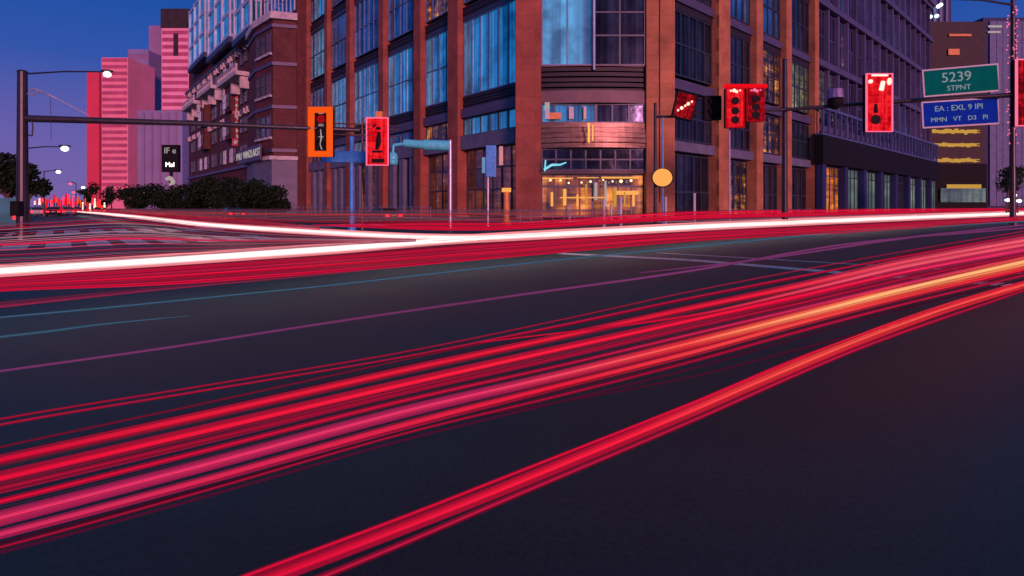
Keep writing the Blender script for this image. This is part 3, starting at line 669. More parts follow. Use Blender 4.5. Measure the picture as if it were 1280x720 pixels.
# signal heads: name, left, right, top, bottom in photo pixels, depth
def head(px0, px1, y0, y1, d, label, frame, face, group='traffic signals', lenses=(), y_t=.35, border=2.2):
    cx_, cy_ = (px0+px1)/2, (y0+y1)/2; o = facing('traffic_signal', cx_, cy_, d, label, 'traffic signal', group)
    w = (px1-px0)/2/F*d; h = (y1-y0)/2/F*d; bt = border/F*d
    lbox(o, 'housing', 'black', -w*.98, w*.98, -h*.99, h*.99, .02, y_t, bevel=.02)
    b = MB()
    for x0,x1,z0,z1 in ((-w,w,h-bt,h),(-w,w,-h,-h+bt),(-w,-w+bt,-h+bt,h-bt),(w-bt,w,-h+bt,h-bt)):
        b.hexa([(x0,-.12,z0),(x1,-.12,z0),(x1,.018,z0),(x0,.018,z0),(x0,-.12,z1),(x1,-.12,z1),(x1,.018,z1),(x0,.018,z1)])
    b.build('frame', frame, o, local=True)
    if face: lbox(o, 'face_panel', face, -w+bt+.003, w-bt-.003, -h+bt+.003, h-bt-.003, -.03, .016)
    for name, m, x, z, r in lenses:
        b = MB(); b.cyl((x*w,-.10,z*h),(x*w,-.035,z*h), r*w, r*w, 16); l_ = b.build(name, m, o, local=True)
        v = MB(); k = 10
        for q in range(k):
            a0, a1 = math.pi*q/k, math.pi*(q+1)/k; rr = r*w*1.12
            pts = [Vector((x*w+math.cos(a)*rr, yy, z*h+math.sin(a)*rr)) for a, yy in ((a0,-.03),(a1,-.03),(a1,-.24),(a0,-.24))]
            v.quad(*pts)
        v.build('visor', 'rubber', l_, local=True)
    return o, w, h
o, w, h = head(386, 416, 134, 196, 28.4, 'orange framed signal box with dark lenses hanging on the long arm', 'L_orange', None, lenses=(('lens','L_red_d',.05,.52,.34),('lens','rubber',.05,0,.34),('lens','rubber',.05,-.52,.34)), border=7)
b = MB()
for z in (.74,.3,.24,-.2,-.55,-.78): b.box((.05*w, -.07, z*h), w*.42, .03, .03)
b.path([Vector((.02,-.08,h*.1)), Vector((.06,-.08,-h*.2)), Vector((0,-.08,-h*.5)), Vector((.08,-.08,-h*.7))], [.03,.045,.03,.04]); b.build('pictogram', 'L_glyph', o, local=True)
o, w, h = head(458, 486, 147, 207, 29.2, 'red glowing signal box with dark figure at the end of the long arm', 'L_pink', 'glowred', lenses=(), border=1.2)
b = MB(); b.sphere((w*.1,-.06,h*.55), w*.24, 1, .3, .6); b.path([Vector((w*.15,-.06,h*.4)), Vector((w*.1,-.06,-.05)), Vector((-.05,-.06,-h*.35))], [w*.14,w*.26,w*.12]); b.box((0,-.06,-h*.42), w*.9, .05, .12); b.box((w*.05,-.06,-h*.8), w*1.1, .05, .22)
b.path([Vector((-w*.4,-.06,h*.6)), Vector((-w*.15,-.06,h*.72))],[.06,.05]); b.build('pictogram', 'black', o, local=True)
lbox(o, 'cap', 'copper', -.1, .25, h, h+.35, 0, .25)
# blue post cluster in front of the office
def post(px, d, ytop, r, m, label, cat='post', name='post', group=None):
    o = thing(name, tuple(G(px, d)), label, cat, group); z = CH + (HZ-ytop)/F*d; pole(o, m, r, r*.85, z); return o, z
o, z = post(440, 34, 172, .17, 'bluepole', 'thick blue post just past the orange framed signal')
lbox(o, 'collar', 'bluepole', -1.9, .9, z-1.6, z-.9, -.15, .15)
post(453, 36, 150, .07, 'bronzepole', 'thin brown post between the thick blue post and red signal box')
o, z = post(563, 36, 176, .12, 'palepole', 'pale steel post carrying a sky blue tubular arm', 'lamp post')
b = MB(); b.cyl((-.05,0,z-.35), (-1.8,0,z-.28), .36, .36, 14); b.cyl((-1.8,0,z-.28), (-3.2,0,z-.15), .30, .26, 14); b.build('tubular_arm', 'skyblue', o, local=True, smooth=False)
b = MB(); b.path([Vector((-3.2,0,z-.2)), Vector((-3.9,0,z-.3)), Vector((-3.95,0,z-.8))], [.1,.1,.08]); b.build('elbow', 'skyblue', o, local=True)
b = MB(); b.sphere((-3.95,0,z-1.2), .42, .85,.8,1.1); b.cyl((-3.95,0,z-1.65), (-3.95,0,z-1.25), .34, .36); b.build('lamp_shade', 'skyblue', o, local=True, smooth=True)
o, z = post(610, 40, 205, .07, 'palepole', 'slim pale post with navy pedestrian signal and cream plate', 'pedestrian signal', 'pedestrian_signal')
lbox(o, 'signal_box', 'bluepole', -.15, .62, z-1.0, z+1.4, -.25, .25, bevel=.03); lbox(o, 'cream_plate', 'cream', .85, 1.15, z-.1, z+1.35, -.05, .05); lbox(o, 'bracket', 'darkmet', .6, .9, z+.4, z+.5, -.04, .04)
lbox(o, 'side_plate', 'skyblue', -.45, -.2, z-.7, z+.5, -.1, .1)
o, z = post(633, 46, 240, .28, 'copper', 'stout amber bollard lamp by the corner column', 'bollard lamp', 'bollard_lamp')
b = MB(); b.cyl((0,0,z), (0,0,z+.35), .42,.42); b.build('lamp_head', 'L_amber', o, local=True)
# arm with red beacon, right of the corner bay
D2 = 38; o = thing('signal_post', tuple(G(819, D2)), 'black post with short arm and round amber disc before terracotta corner column', 'signal post')
z = CH+(HZ-130)/F*D2; pole(o, 'polemet', .13, .10, z)
za = CH+(HZ-146)/F*D2
b = MB(); b.path([Vector((0,0,za)), Vector((1.5,0,za+.02)), Vector((4.6,0,za+.55))], [.10,.09,.05]); b.build('arm', 'polemet', o, local=True)
p = pix(o, 828, 222, D2-.3); b = MB(); nrm = Vector((-.25,-1,.35)).normalized(); b.cyl(p, p+nrm*.1, .68, .66, 28); b.build('amber_disc', 'L_amber', o, local=True)
b = MB(); b.cyl(p-nrm*.04, p-nrm*.001, .76, .76, 28); b.path([p-nrm*.04, Vector((0,0,p.z))], [.05,.05]); b.build('disc_rim', 'black', o, local=True)
b = MB(); b.cyl((.55,0,0), (.55,0,za), .055,.05); b.build('conduit', 'bluepole', o, local=True)
o, w, h = head(843, 869, 116, 149, 37.4, 'small slanted red signal on the short black arm', 'black', 'glowdim', border=1.2)
o.rotation_euler[1] = math.radians(14)
b = MB()
for t_ in (-.7,-.35,0,.3,.65): b.sphere((w*t_*.8, -.09, h*(t_*.65)), .12 if t_ in (-.35,.3) else .08)
b.build('led', 'L_hot', o, local=True)
o, w, h = head(880, 901, 120, 150, 37.8, 'unlit black signal box between the red signals', 'black', None, border=1.2, lenses=(('lens','rubber',0,.55,.4),('lens','rubber',0,-.3,.4)))
for px0, px1, lab in ((907, 930, 'red signal box under a glowing bar, beside the unlit black box'), (933, 955, 'dimmer red signal box under the end of the glowing bar')):
    o, w, h = head(px0, px1, 110, 160 if px0 == 907 else 152, 36.4, lab, 'L_red_d', 'glowdim' if px0 > 910 else 'glowred', border=.9)
    b = MB()
    for z_ in (.35,-.15,-.6): b.cyl((0,-.12,z_*h),(0,-.04,z_*h), w*.42, w*.42)
    b.build('lens', 'black', o, local=True)
    b = MB()
    for x_, z_, r_ in ((-.5,.84,.07),(-.15,.86,.12),(.12,.80,.10),(.5,.86,.06)): b.sphere((x_*w,-.12,h*z_), r_)
    b.build('led', 'L_hot' if px0 == 907 else 'L_pink', o, local=True)
    lbox(o, 'light_bar', 'L_red', -w*1.15, w*1.2, h, h+.22, -.25, .1)
o, z = post(912, 37, 160, .06, 'palepole', 'thin pale post under the glowing red signal pair')
# dark pole and the long arm towards the right edge
D3 = 36.5; m3 = thing('signal_mast', tuple(G(981, D3)), 'slim dark mast whose long arm carries the green and blue road signs', 'signal mast')
pole(m3, 'polemet', .20, .15, CH+(HZ-75)/F*D3)
b = MB(); b.path([pix(m3, 945, 138, 36.6), pix(m3, 981, 137, 36.2), pix(m3, 1120, 127, 34), pix(m3, 1245, 120, 32.2), pix(m3, 1330, 114, 31)], [.09,.12,.14,.15,.17], 12); b.build('arm', 'polemet', m3, local=True)
o, w, h = head(1082, 1115, 92, 165, 33.5, 'tall bright red signal panel with hot lamps beside the green road sign', 'L_pink', 'glowred', border=1.0)
b = MB(); b.sphere((-w*.7,-.1,h*.72), .13); b.sphere((w*.72,-.1,h*.72), .13, 1, 1, 1.8); b.path([Vector((w*.25,-.1,h*.72)), Vector((w*.1,-.1,h*.42))], [.12,.14]); b.box((0,-.1,h*.93), w*1.2, .08, .1); b.build('led', 'L_hot', o, local=True)
b = MB(); b.cyl((-.28*w,-.1,-h*.58),(-.28*w,-.032,-h*.58), w*.36, w*.36, 20); b.path([Vector((-.28*w,-.06,-h*.35)), Vector((-.28*w,-.06,-h*.05))], [w*.16,w*.1]); b.build('dark_lens', 'rubber', o, local=True)
o = facing('surveillance_camera', 1044, 124, 35.0, 'violet housed camera dome perched on the long sign arm', 'camera')
b = MB(); b.cyl((0,0,.05),(0,0,.65), .52,.46); b.build('shell', 'dome', o, local=True, smooth=False); b = MB(); b.sphere((0,0,-.2), .48); b.build('dome', 'black', o, local=True, smooth=True); lbox(o, 'clamp', 'dome', -.12, .12, -.5, .7, .35, .6)
def sign(px0, px1, y0, y1, d, m, label, rows, slant):
    o = facing('road_sign', (px0+px1)/2, (y0+y1)/2, d, label, 'road sign', 'road signs on the arm'); o.rotation_euler = (0, -slant, math.radians(-8))
    w = (px1-px0)/2/F*d*1.005; h = (y1-y0)/2/F*d; bt = .10
    lbox(o, 'border', 'white', -w, w, -h, h, 0, .06, bevel=.02); lbox(o, 'panel', m, -w+bt, w-bt, -h+bt, h-bt, -.02, -.002)
    lbox(o, 'bracket', 'darkmet', -.1, .1, -h*.9, h*.9, .07, .3)
    for body, size, x, z in rows: text(body, size, (x, -.03, z), o, 'L_signtext', ext=.008)
    return o
sign(1158, 1244, 83, 118, 32.6, 'signgreen', 'green road sign with large pale digits above the arm', [('5239', .86, -.25, .22), ('STPNT', .46, -.15, -.45)], math.radians(3.5))
sign(1157, 1244, 124, 158, 32.6, 'signblue', 'blue road sign with two rows of pale letters below the arm', [('EA : EXL 9 IPI', .48, -.1, .32), ('MMN   VT   D3   PI', .40, -.1, -.36)], math.radians(2.5))
o, w, h = head(1269, 1300, 74, 158, 31.6, 'red signal box with pink rim cut by the picture edge', 'L_pink', 'glowdim', border=1.2)
b = MB(); b.sphere((0,-.1,h*.5), w*.4, 1,.3,1); b.build('lens', 'L_red', o, local=True)
o = thing('lamp_mast', tuple(G(1266, 45)), 'tall mast wound with pink sparkling lights by the picture edge', 'lamp mast'); pole(o, 'polemet', .22, .14, CH+(HZ+30)/F*45)
fl = None
for k in range(90):
    z_ = random.uniform(7, 19); a = random.uniform(0, 6.28)
    if fl is None: b = MB(); b.sphere((0,0,0), .06, nu=6, nv=4); f1 = fl = b.build('fairy_light', 'L_pink', o, local=True)
    else: f1 = fl.copy(); C.objects.link(f1)
    f1.location = (math.cos(a)*.3+random.uniform(-.15,.15), math.sin(a)*.3, z_)
b = MB(); b.path([Vector((0,0,18.9)), Vector((-2.5,0,19.3)), Vector((-5.5,0,19.4))], [.1,.08,.06]); b.build('arm', 'polemet', o, local=True)

# street lamps
def lamp(px_pole, px_b, py, d, label, r, cool='L_white', group='street lamps'):
    o = thing('street_lamp', tuple(G(px_pole, d)), label, 'street lamp', group); z = CH+(HZ-py)/F*d
    pole(o, 'polemet', .12, .08, z); x = (px_b-px_pole)/F*d
    b = MB(); b.path([Vector((0,0,z-.1)), Vector((x*.5,0,z+.1)), Vector((x,0,z+.08))], [.07,.06,.05]); b.build('arm', 'polemet', o, local=True)
    b = MB(); b.sphere((x,0,z-.12), r, 1,1,.8); b.build('bulb', cool, o, local=True, smooth=True); lbox(o, 'hood', 'polemet', x-r*1.1, x+r*1.1, z+r*.7-.1, z+r*.7+.02, -r, r)
lamp(31, 81, 184.5, 55, 'street lamp with round white bulb under the long signal arm', .34)
lamp(55, 73, 214, 85, 'lower street lamp with small white bulb before far road', .33)
lamp(95, 88, 229, 120, 'far small street lamp beside the brake light queue', .4, 'L_pink')
lamp(26.5, 134, 91, 40, 'highest street lamp whose bulb shows against pink striped tower', .26)
lamp(175, 181, 241, 110, 'tiny street lamp in front of dark hedge trees', .45)
lamp(112, 92, 240, 170, 'faint far street lamp in the haze above the queue', .55, 'L_pink')
lamp(121, 104, 234, 190, 'faintest street lamp farthest down the far road', .6, 'L_white')
for px, py, lab in ((1258, 249,'white street lamp glare at lower corner of blue tree'), (1266, 243,'highest of the white lamps under the blue tree'), (1272, 250,'white lamp nearest picture edge under the blue tree')):
    lamp(px, px+1.5, py, 70, lab, .3, 'L_cool', 'white lamps under the blue tree')

ORD = 'first second third fourth fifth sixth seventh eighth ninth tenth eleventh twelfth thirteenth fourteenth fifteenth sixteenth seventeenth eighteenth nineteenth twentieth twenty-first twenty-second twenty-third twenty-fourth twenty-fifth twenty-sixth twenty-seventh twenty-eighth twenty-ninth thirtieth'.split()
rq = random.Random(5); names_ = 'first second third fourth fifth sixth seventh eighth ninth tenth eleventh twelfth thirteenth fourteenth fifteenth sixteenth'.split()
for k in range(30):  # posts added to stand in for vertical smears of traffic light
    px = 44 + k*3.0; d = rq.uniform(90,140); py = 253 - 7*math.sin(math.pi*min(1, (k+6)/33)) + rq.uniform(-4,5); m = rq.choice(['L_red','L_red','L_orange','L_tail','L_hot'])
    o = thing('warning_light', tuple(G(px, d)), {'L_red':'red','L_orange':'orange','L_tail':'bright red','L_hot':'pale pink'}[m] + ' glowing post, ' + ORD[k] + ' along the car queue counting from the signal mast', 'warning light', 'red lamps above the car queue'); z = CH+(HZ-py)/F*d
    b = MB(); b.cyl((0,0,0),(0,0,z*1.02), .10,.08,6); b.build('post', 'polemet', o, local=True)
    b = MB(); zl = rq.uniform(.25,.7)*z; b.cyl((0,-.1,z-zl),(0,-.1,z), rq.uniform(.10,.24), .08, 10); b.sphere((0,-.1,z), .15, nu=8, nv=6); b.build('lamp', m, o, local=True, smooth=True)  # glowing column in the shape of a smear, not a real fixture

# railing along the kerb at the corner and the street
def railing(p, q, n, label, h=1.05, m='palepole'):
    o = thing('railing', tuple(p), label, 'railing', 'pedestrian railings'); v = q-p
    b = MB()
    for zz in (h, .45): b.path([Z*zz, v+Z*zz], [.035,.035], 6)
    b.build('rail', m, o, local=True)
    for k in range(n+1):
        b = MB(); b.cyl(v*k/n, v*k/n+Z*h, .04,.04,6); b.build('baluster', m, o, local=True)
zk = Z*.14
railing(KA + L*12 - nL*.5 + zk, KA + L*62 - nL*.5 + zk, 22, 'long pale railing in front of grey office piers', 1.4)
railing(Vector((P0.x-1, 53.4, .14)), Vector((P0.x+9, 53.4, .14)), 9, 'short railing before the lit corner shop')
railing(KB + R*4 - nR*.5 + zk, KB + R*30 - nR*.5 + zk, 12, 'pale railing in front of terracotta columns')
def bollard(px, d, h, lab):
    o = thing('bollard', tuple(G(px, d, 0)), lab, 'bollard', 'white bollards before the corner shop')
    b = MB(); b.cyl((0,0,0),(0,0,h), .12,.10); b.build('shaft', 'white', o, local=True); b = MB(); b.sphere((0,0,h), .13); b.build('cap', 'white', o, local=True)
for px, d, h, lab in ((755,40,2.0,'white bollard standing under the shop middle pane'), (776,40,2.2,'taller white bollard by the brightest shop display'), (764,50,1.7,'white bollard set back between two others'), (832,44,2.3,'white bollard beside the amber disc post'), (868,44,2.6,'white bollard furthest along beyond the amber disc'), (712,50,1.7,'white bollard in front of the shop display left of the neon')):
    bollard(px, d, h, lab.replace(' left of the neon', ' near the neon squiggle'))

# ------------------------------------------------------------------ vehicles
def car(label, m, lights='tail'):
    o = thing('car', (0,0,0), label, 'car', 'cars queuing in the far street')
    b = MB(); prof = [(-2.2,.35),(2.2,.35),(2.28,.62),(2.15,.92),(1.1,1.0),(.55,1.42),(-1.15,1.45),(-1.85,1.02),(-2.25,.95),(-2.3,.6)]
    i = len(b.v)
    for s_ in (-1, 1):
        for x, z in prof: b.v.append(Vector((x, s_*(.88 if z < 1.1 else .66), z)))
    k = len(prof)
    for j in range(k): b.f.append((j, (j+1)%k, k+(j+1)%k, k+j))
    b.f.append(tuple(range(k))[::-1]); b.f.append(tuple(range(k, 2*k)))
    b.build('body', m, o, local=True)
    for (xa,za),(xb,zb),nm in (((-1.22,1.41),(-1.82,1.07),'rear_window'), ((.60,1.38),(1.05,1.05),'windscreen')):
        q = MB(); e_ = .02 if xa > 0 else -.02
        q.hexa([(xa,-.6,za),(xb,-.76,zb),(xb,.76,zb),(xa,.6,za),(xa+e_,-.6,za+.02),(xb+e_,-.76,zb+.02),(xb+e_,.76,zb+.02),(xa+e_,.6,za+.02)]); q.build(nm, 'carglass', o, local=True)
    for s_ in (-1,1):
        q = MB(); q.hexa([(-1.5,s_*.86,1.02),(.85,s_*.86,1.02),(.85,s_*.9,1.02),(-1.5,s_*.9,1.02),(-1.1,s_*.67,1.38),(.5,s_*.67,1.38),(.5,s_*.71,1.38),(-1.1,s_*.71,1.38)]); q.build('side_window', 'carglass', o, local=True)
        q = MB(); q.box((-2.29, s_*.66, .78), .08, .36, .2); q.build('tail_light', 'L_tail', o, local=True)
        q = MB(); q.box((2.24, s_*.66, .72), .08, .34, .18); q.build('headlight', 'L_head' if lights != 'tail' else 'white', o, local=True)
        for x in (-1.35, 1.38):
            w_ = MB(); w_.cyl((x, s_*.72, .33), (x, s_*.92, .33), .33,.33,18); wo = w_.build('wheel', 'tyre', o, local=True)
            w_ = MB(); w_.cyl((x, s_*.921, .33), (x, s_*.94, .33), .2,.2,12); w_.build('rim', 'chrome', wo, local=True)
    q = MB(); q.box((-2.3, 0, 1.0-.22), .03, .5, .12); q.build('number_plate', 'white', o, local=True)
    return o
hd = math.atan2(L.y, L.x)
protos = [car('', 'carw'), car('', 'carr'), car('', 'carb'), car('', 'carg')]
spots = [(47,88,0,'pearl car with brake lights on beside the signal mast'),(58,100,1,'dark red car with brake lights second past the mast'),(66,84,2,'black car with brake lights under the small far lamp'),(76,108,3,'grey car with brake lights mid queue in far street'),
         (86,92,0,'pearl car braking between two grey cars of the queue'),(95,120,3,'grey car braking behind the pearl queue car'),(104,100,1,'dark red car braking under the flat red tower'),(114,118,2,'black car braking near the far small trees'),(124,104,3,'grey car braking last before the white trail starts'),
         (70,150,1,'farthest dark red car of the brake light queue'),(88,165,0,'farthest pearl car of the brake light queue'),(106,158,2,'farthest black car of the brake light queue')]
used = set()
for px, d, k, lab in spots:
    o = protos[k] if k not in used else copy_tree(protos[k]); used.add(k)
    o.location = G(px, d, 0); o.rotation_euler = (0,0,hd + random.uniform(-.04,.04)); o['label'] = lab
# cars with low lamps waiting on the street beside the railing
for px, d, k, lab in ((290, 62, 2, 'black car waiting below the dark trees with red tail lights'), (478, 50, 3, 'grey car waiting before the red signal box')):
    o = copy_tree(protos[k]); o.location = G(px, d, 0); o.rotation_euler = (0,0,hd); o['label'] = lab; o['group'] = 'cars waiting along the kerb'
# teal van at the picture edge
o = thing('van', tuple(G(2, 33)), 'teal van parked beyond the tall signal mast', 'van', rz=hd)
b = MB(); prof = [(-2.6,.4),(2.6,.4),(2.65,.9),(2.4,1.15),(1.7,2.0),(-2.5,2.1),(-2.65,1.2)]
k = len(prof)
for s_ in (-1,1):
    for x, z in prof: b.v.append(Vector((x, s_*(.98 if z < 1.3 else .85), z)))
for j in range(k): b.f.append((j,(j+1)%k,k+(j+1)%k,k+j))
b.f.append(tuple(range(k))[::-1]); b.f.append(tuple(range(k,2*k))); b.build('body','teal',o,local=True)
for s_ in (-1,1):
    for x in (-1.7,1.7):
        w_ = MB(); w_.cyl((x,s_*.8,.36),(x,s_*1.02,.36),.36,.36,18); w_.build('wheel','tyre',o,local=True)
    q = MB(); q.hexa([(-2.3,s_*.985,1.25),(1.7,s_*.985,1.25),(1.7,s_*1.0,1.25),(-2.3,s_*1.0,1.25),(-2.3,s_*.87,1.9),(1.3,s_*.87,1.9),(1.3,s_*.90,1.9),(-2.3,s_*.90,1.9)]); q.build('side_window','carglass',o,local=True)
    q = MB(); q.box((-2.66,s_*.75,1.0),.06,.2,.35); q.build('tail_light','L_tail',o,local=True)

# ------------------------------------------------------------------ light trails: glowing lines at lamp height over the road
def smooth(ctrl, step=14):
    out = []
    c = [ctrl[0]] + list(ctrl) + [ctrl[-1]]
    for i in range(1, len(c)-2):
        p0, p1, p2, p3 = c[i-1:i+3]; n = max(2, int(abs(p2[0]-p1[0])/step))
        for k in range(n):
            t = k/n
            def cr(j):
                m1_ = (p2[j]-p0[j])/max(1e-6, (p2[0]-p0[0]))*(p2[0]-p1[0]) if j else 0
                m2_ = (p3[j]-p1[j])/max(1e-6, (p3[0]-p1[0]))*(p2[0]-p1[0]) if j else 0
                if j == 0: return p1[0] + (p2[0]-p1[0])*t
                t2, t3 = t*t, t*t*t
                return (2*t3-3*t2+1)*p1[j] + (t3-2*t2+t)*m1_ + (-2*t3+3*t2)*p2[j] + (t3-t2)*m2_
            out.append((cr(0), cr(1), cr(2)))
    out.append(ctrl[-1]); return out
# lamp colours: core and fringe
K = dict(
    white=((1.7,1.5,1.45), (1.0,.22,.26)), red=((.85,.006,.045), (.26,.004,.03)), hot=((1.0,.014,.05), (.36,.004,.03)), crim=((.50,.008,.05), (.14,.004,.02)),
    pink=((.85,.035,.14), (.30,.010,.07)), palepink=((1.0,.11,.17), (.5,.02,.07)), orange=((1.15,.50,.20), (.95,.05,.04)), coral=((1.0,.085,.07), (.6,.008,.03)),
    dim=((.13,.008,.035), (.05,.004,.02)), purple=((.24,.045,.17), (.10,.02,.09)), blue=((.06,.14,.24), (.02,.045,.08)), salmon=((.42,.10,.08), (.16,.03,.04)),
    mauve=((.18,.09,.18), (.06,.03,.08)), pale=((.70,.30,.38), (.25,.04,.08)), none=((.04,.02,.04), (.02,.01,.02)))
def streakmat():
    m, nt, out = newmat('light_streak'); lk = nt.links.new
    at_ = N(nt, 'ShaderNodeAttribute', attribute_name='lamp_colour'); uv = N(nt, 'ShaderNodeUVMap')
    mp = N(nt, 'ShaderNodeMapping'); mp.inputs['Scale'].default_value = (.10, 1, 1); lk(uv.outputs[0], mp.inputs['Vector'])
    a = N(nt, 'ShaderNodeTexNoise', Scale=1.0, Detail=3, Roughness=.6, noise_dimensions='2D'); lk(mp.outputs[0], a.inputs['Vector'])
    r = ramp(nt, [(.3, (.62,)*3), (.7, (1.25,)*3)]); lk(a.outputs['Fac'], r.inputs[0])
    mul = N(nt, 'ShaderNodeMix', data_type='RGBA', blend_type='MULTIPLY'); mul.inputs['Factor'].default_value = 1
    lk(at_.outputs['Color'], mul.inputs['A']); lk(r.outputs[0], mul.inputs['B'])
    e = N(nt, 'ShaderNodeEmission', Strength=1); lk(mul.outputs['Result'], e.inputs['Color']); lk(e.outputs[0], out.inputs[0]); return m
STREAK = streakmat()
rt_ = random.Random(99)
class Streaks:
    """filaments, each a thin closed tube over the road, in one mesh with a lamp colour per point"""
    def __init__(s): s.v=[]; s.f=[]; s.uv=[]; s.c=[]
    def add(s, pix, drop, cols, seed, k=6):      # pix: (x, y, width) list; cols: rgb per point
        pts, rs = [], []
        for x, y, w in pix:
            d = drop*F/max(y-HZ, .8); pts.append(Vector(((x-640)/F*d, d, CH-drop))); rs.append(max(.0012, w/2*d/F))
        i0 = len(s.v); n = len(pts); u = 0
        us = []
        for j in range(n):
            if j: u += (pts[j]-pts[j-1]).length
            us.append(u)
            d = (pts[min(j+1,n-1)]-pts[max(j-1,0)]).normalized(); side = Vector((d.y,-d.x,0)).normalized(); up = side.cross(d)
            for q in range(k):
                a = 2*math.pi*q/k; s.v.append(pts[j]+(side*math.cos(a)+up*math.sin(a))*rs[j]); s.c.append(cols[j])
        for j in range(n-1):
            for q in range(k):
                s.f.append((i0+j*k+q, i0+j*k+(q+1)%k, i0+(j+1)*k+(q+1)%k, i0+(j+1)*k+q)); s.uv.append(((us[j],seed),(us[j],seed),(us[j+1],seed),(us[j+1],seed)))
        s.f.append(tuple(i0+q for q in reversed(range(k)))); s.uv.append([(0,seed)]*k)
        s.f.append(tuple(i0+(n-1)*k+q for q in range(k))); s.uv.append([(us[-1],seed)]*k)
    def build(s, name, parent=None):
        off = world_loc(parent) if parent else Vector((0,0,0))
        me = bpy.data.meshes.new(name); me.from_pydata([tuple(v-off) for v in s.v], [], s.f); me.update()
        ul = me.uv_layers.new(name='UVMap'); k = 0
        for u in s.uv:
            for c in u: ul.data[k].uv = c; k += 1
        ca = me.color_attributes.new('lamp_colour', 'FLOAT_COLOR', 'POINT')
        for i, c in enumerate(s.c): ca.data[i].color = (*c, 1)
        me.materials.append(STREAK); o = bpy.data.objects.new(name, me); C.objects.link(o)
        if parent: o.parent = parent
        return o
def mixc(a, b, t): return tuple(a[i]+(b[i]-a[i])*t for i in range(3))
def key(cols, x, j):      # cols: name or [(x, name), ...]
    if isinstance(cols, str): return K[cols][j]
    if x <= cols[0][0]: return K[cols[0][1]][j]
    for (xa, na), (xb, nb) in zip(cols[:-1], cols[1:]):
        if x <= xb: return mixc(K[na][j], K[nb][j], (x-xa)/(xb-xa))
    return K[cols[-1][1]][j]
def trail(ctrl, cols, label, drop=.9, group='tail light trails', n=None, soft=1.0, fw=(.07,.17)):
    sm = smooth(ctrl); S_ = Streaks(); wmax = max(p[2] for p in ctrl)
    n = n or (5 if wmax < 5 else (11 if wmax < 10 else 20))
    for k in range(n):
        f = (k+.5)/n*2-1; f = math.copysign(abs(f)**1.15, f)*1.12*soft + rt_.uniform(-.08,.08); core = math.exp(-(f/.55)**2)
        core = min(1, max(0, core*rt_.uniform(.65,1.15))); hw = rt_.uniform(*fw)*(1.25 if core > .5 else .55)*(20/n)**.5*(1.6 if cols == 'white' else 1.1)
        fade0 = rt_.uniform(0, .04)
        pix = [(x, y + f*w/2, max(.22, w*hw*.9)) for x, y, w in sm]
        br = rt_.uniform(.8, 1.1)
        if rt_.random() < .12 and wmax > 8: continue
        S_.add(pix, drop + rt_.uniform(-.012,.012), [tuple(c*br for c in mixc(key(cols, p[0], 1), key(cols, p[0], 0), core)) for p in pix], rt_.uniform(0,50))
    return tag(S_.build('light_trail'), label, 'light trail', group)
T = {k: k for k in K}; T['red2'] = 'red'
W_ = [(-80,344,14.5),(0,338.5,14.5),(200,325.5,13.5),(420,310.5,12.5),(500,304.5,11),(570,299.5,10),(670,294,10.5),(860,284,9.5),(1060,275,8),(1280,266.5,6),(1370,264,5)]
trail(W_, 'white', 'broad white trail sweeping the whole width of the junction', group='headlight trails', n=26, fw=(.08,.14))
trail([(96,264.2,2),(130,267,3.5),(160,270,4.5),(260,281,6.5),(420,291.2,8),(520,296,8),(600,296.8,8),(680,294.2,6)], 'white', 'tapering white trail coming out of the far street to join the broad one', .9, 'headlight trails', n=18, fw=(.09,.15))
def bundle(top, bot, n, mats, label, drop=.9, wr=(1.2, 4), group='tail light trails', jit=.4, seed=1, wscale=1.0):
    rnd = random.Random(seed); S_ = Streaks(); n = int(n*2.4)
    T2 = smooth([(x, y, 1) for x, y in top]); 
    cb = [(xa, yb, 1) for (xa, ya), (xb, yb) in zip(top, bot)]; B2 = smooth(cb)
    for k in range(n):
        f = (k + rnd.uniform(-jit, jit)*1.8)/max(1, n-1); w = rnd.uniform(*wr)*rnd.choice((.5,.8,1,1.3)); cn = rnd.choice(mats); cn = T.get(cn, cn)
        edge = min(1, max(0, 1.25 - abs(f-.5)*2*rnd.uniform(.7,1.3))); e0 = rnd.uniform(.0, 1.0)
        pix = [(a_[0], a_[1] + (b2[1]-a_[1])*f, max(.22, w*abs(b2[1]-a_[1])/n*wscale)) for a_, b2 in zip(T2, B2)]
        br = rnd.uniform(.6, 1.1)
        S_.add(pix, drop + rnd.uniform(-.04,.04), [tuple(c*br for c in mixc(K[cn][1], K[cn][0], edge*.9+.1))]*len(pix), rnd.uniform(0,50))
    return tag(S_.build('light_trail'), label, 'light trail', group)
# dense red below the white trail
bundle([(-80,352),(0,347),(200,333),(420,318),(640,302),(860,290),(1060,280.5),(1280,270.5),(1370,267)],
       [(-80,372),(0,364),(200,356),(420,340),(640,321),(860,302),(1060,291),(1280,275.5),(1370,271)], 13, ['red','red','red2','crim','crim','red'], 'dense red ribbon of trails hugging the underside of the broad white trail', wr=(.8,1.9), seed=3)
bundle([(-80,384),(0,377),(200,358),(420,339),(560,325.5)], [(-80,394),(0,385),(200,363),(420,342),(560,325.9)], 4, ['crim','dim','pink','dim'], 'thin crimson trails peeling off below the dense red ribbon', wr=(.35,.9), seed=4)
# red above the white trail to the right (drop small: high lamps)
bundle([(390,281),(480,278.5),(560,277.5),(640,277),(780,268),(860,263.5),(1060,261),(1280,259.6),(1400,259.2)],
       [(390,281.6),(480,285.5),(560,288),(640,287),(780,279),(860,275),(1060,269),(1280,263),(1400,262)], 8, ['red','red2','red','crim'], 'red ribbon of trails running along the kerb before the buildings', drop=.42, wr=(1.1,2.0), seed=5)
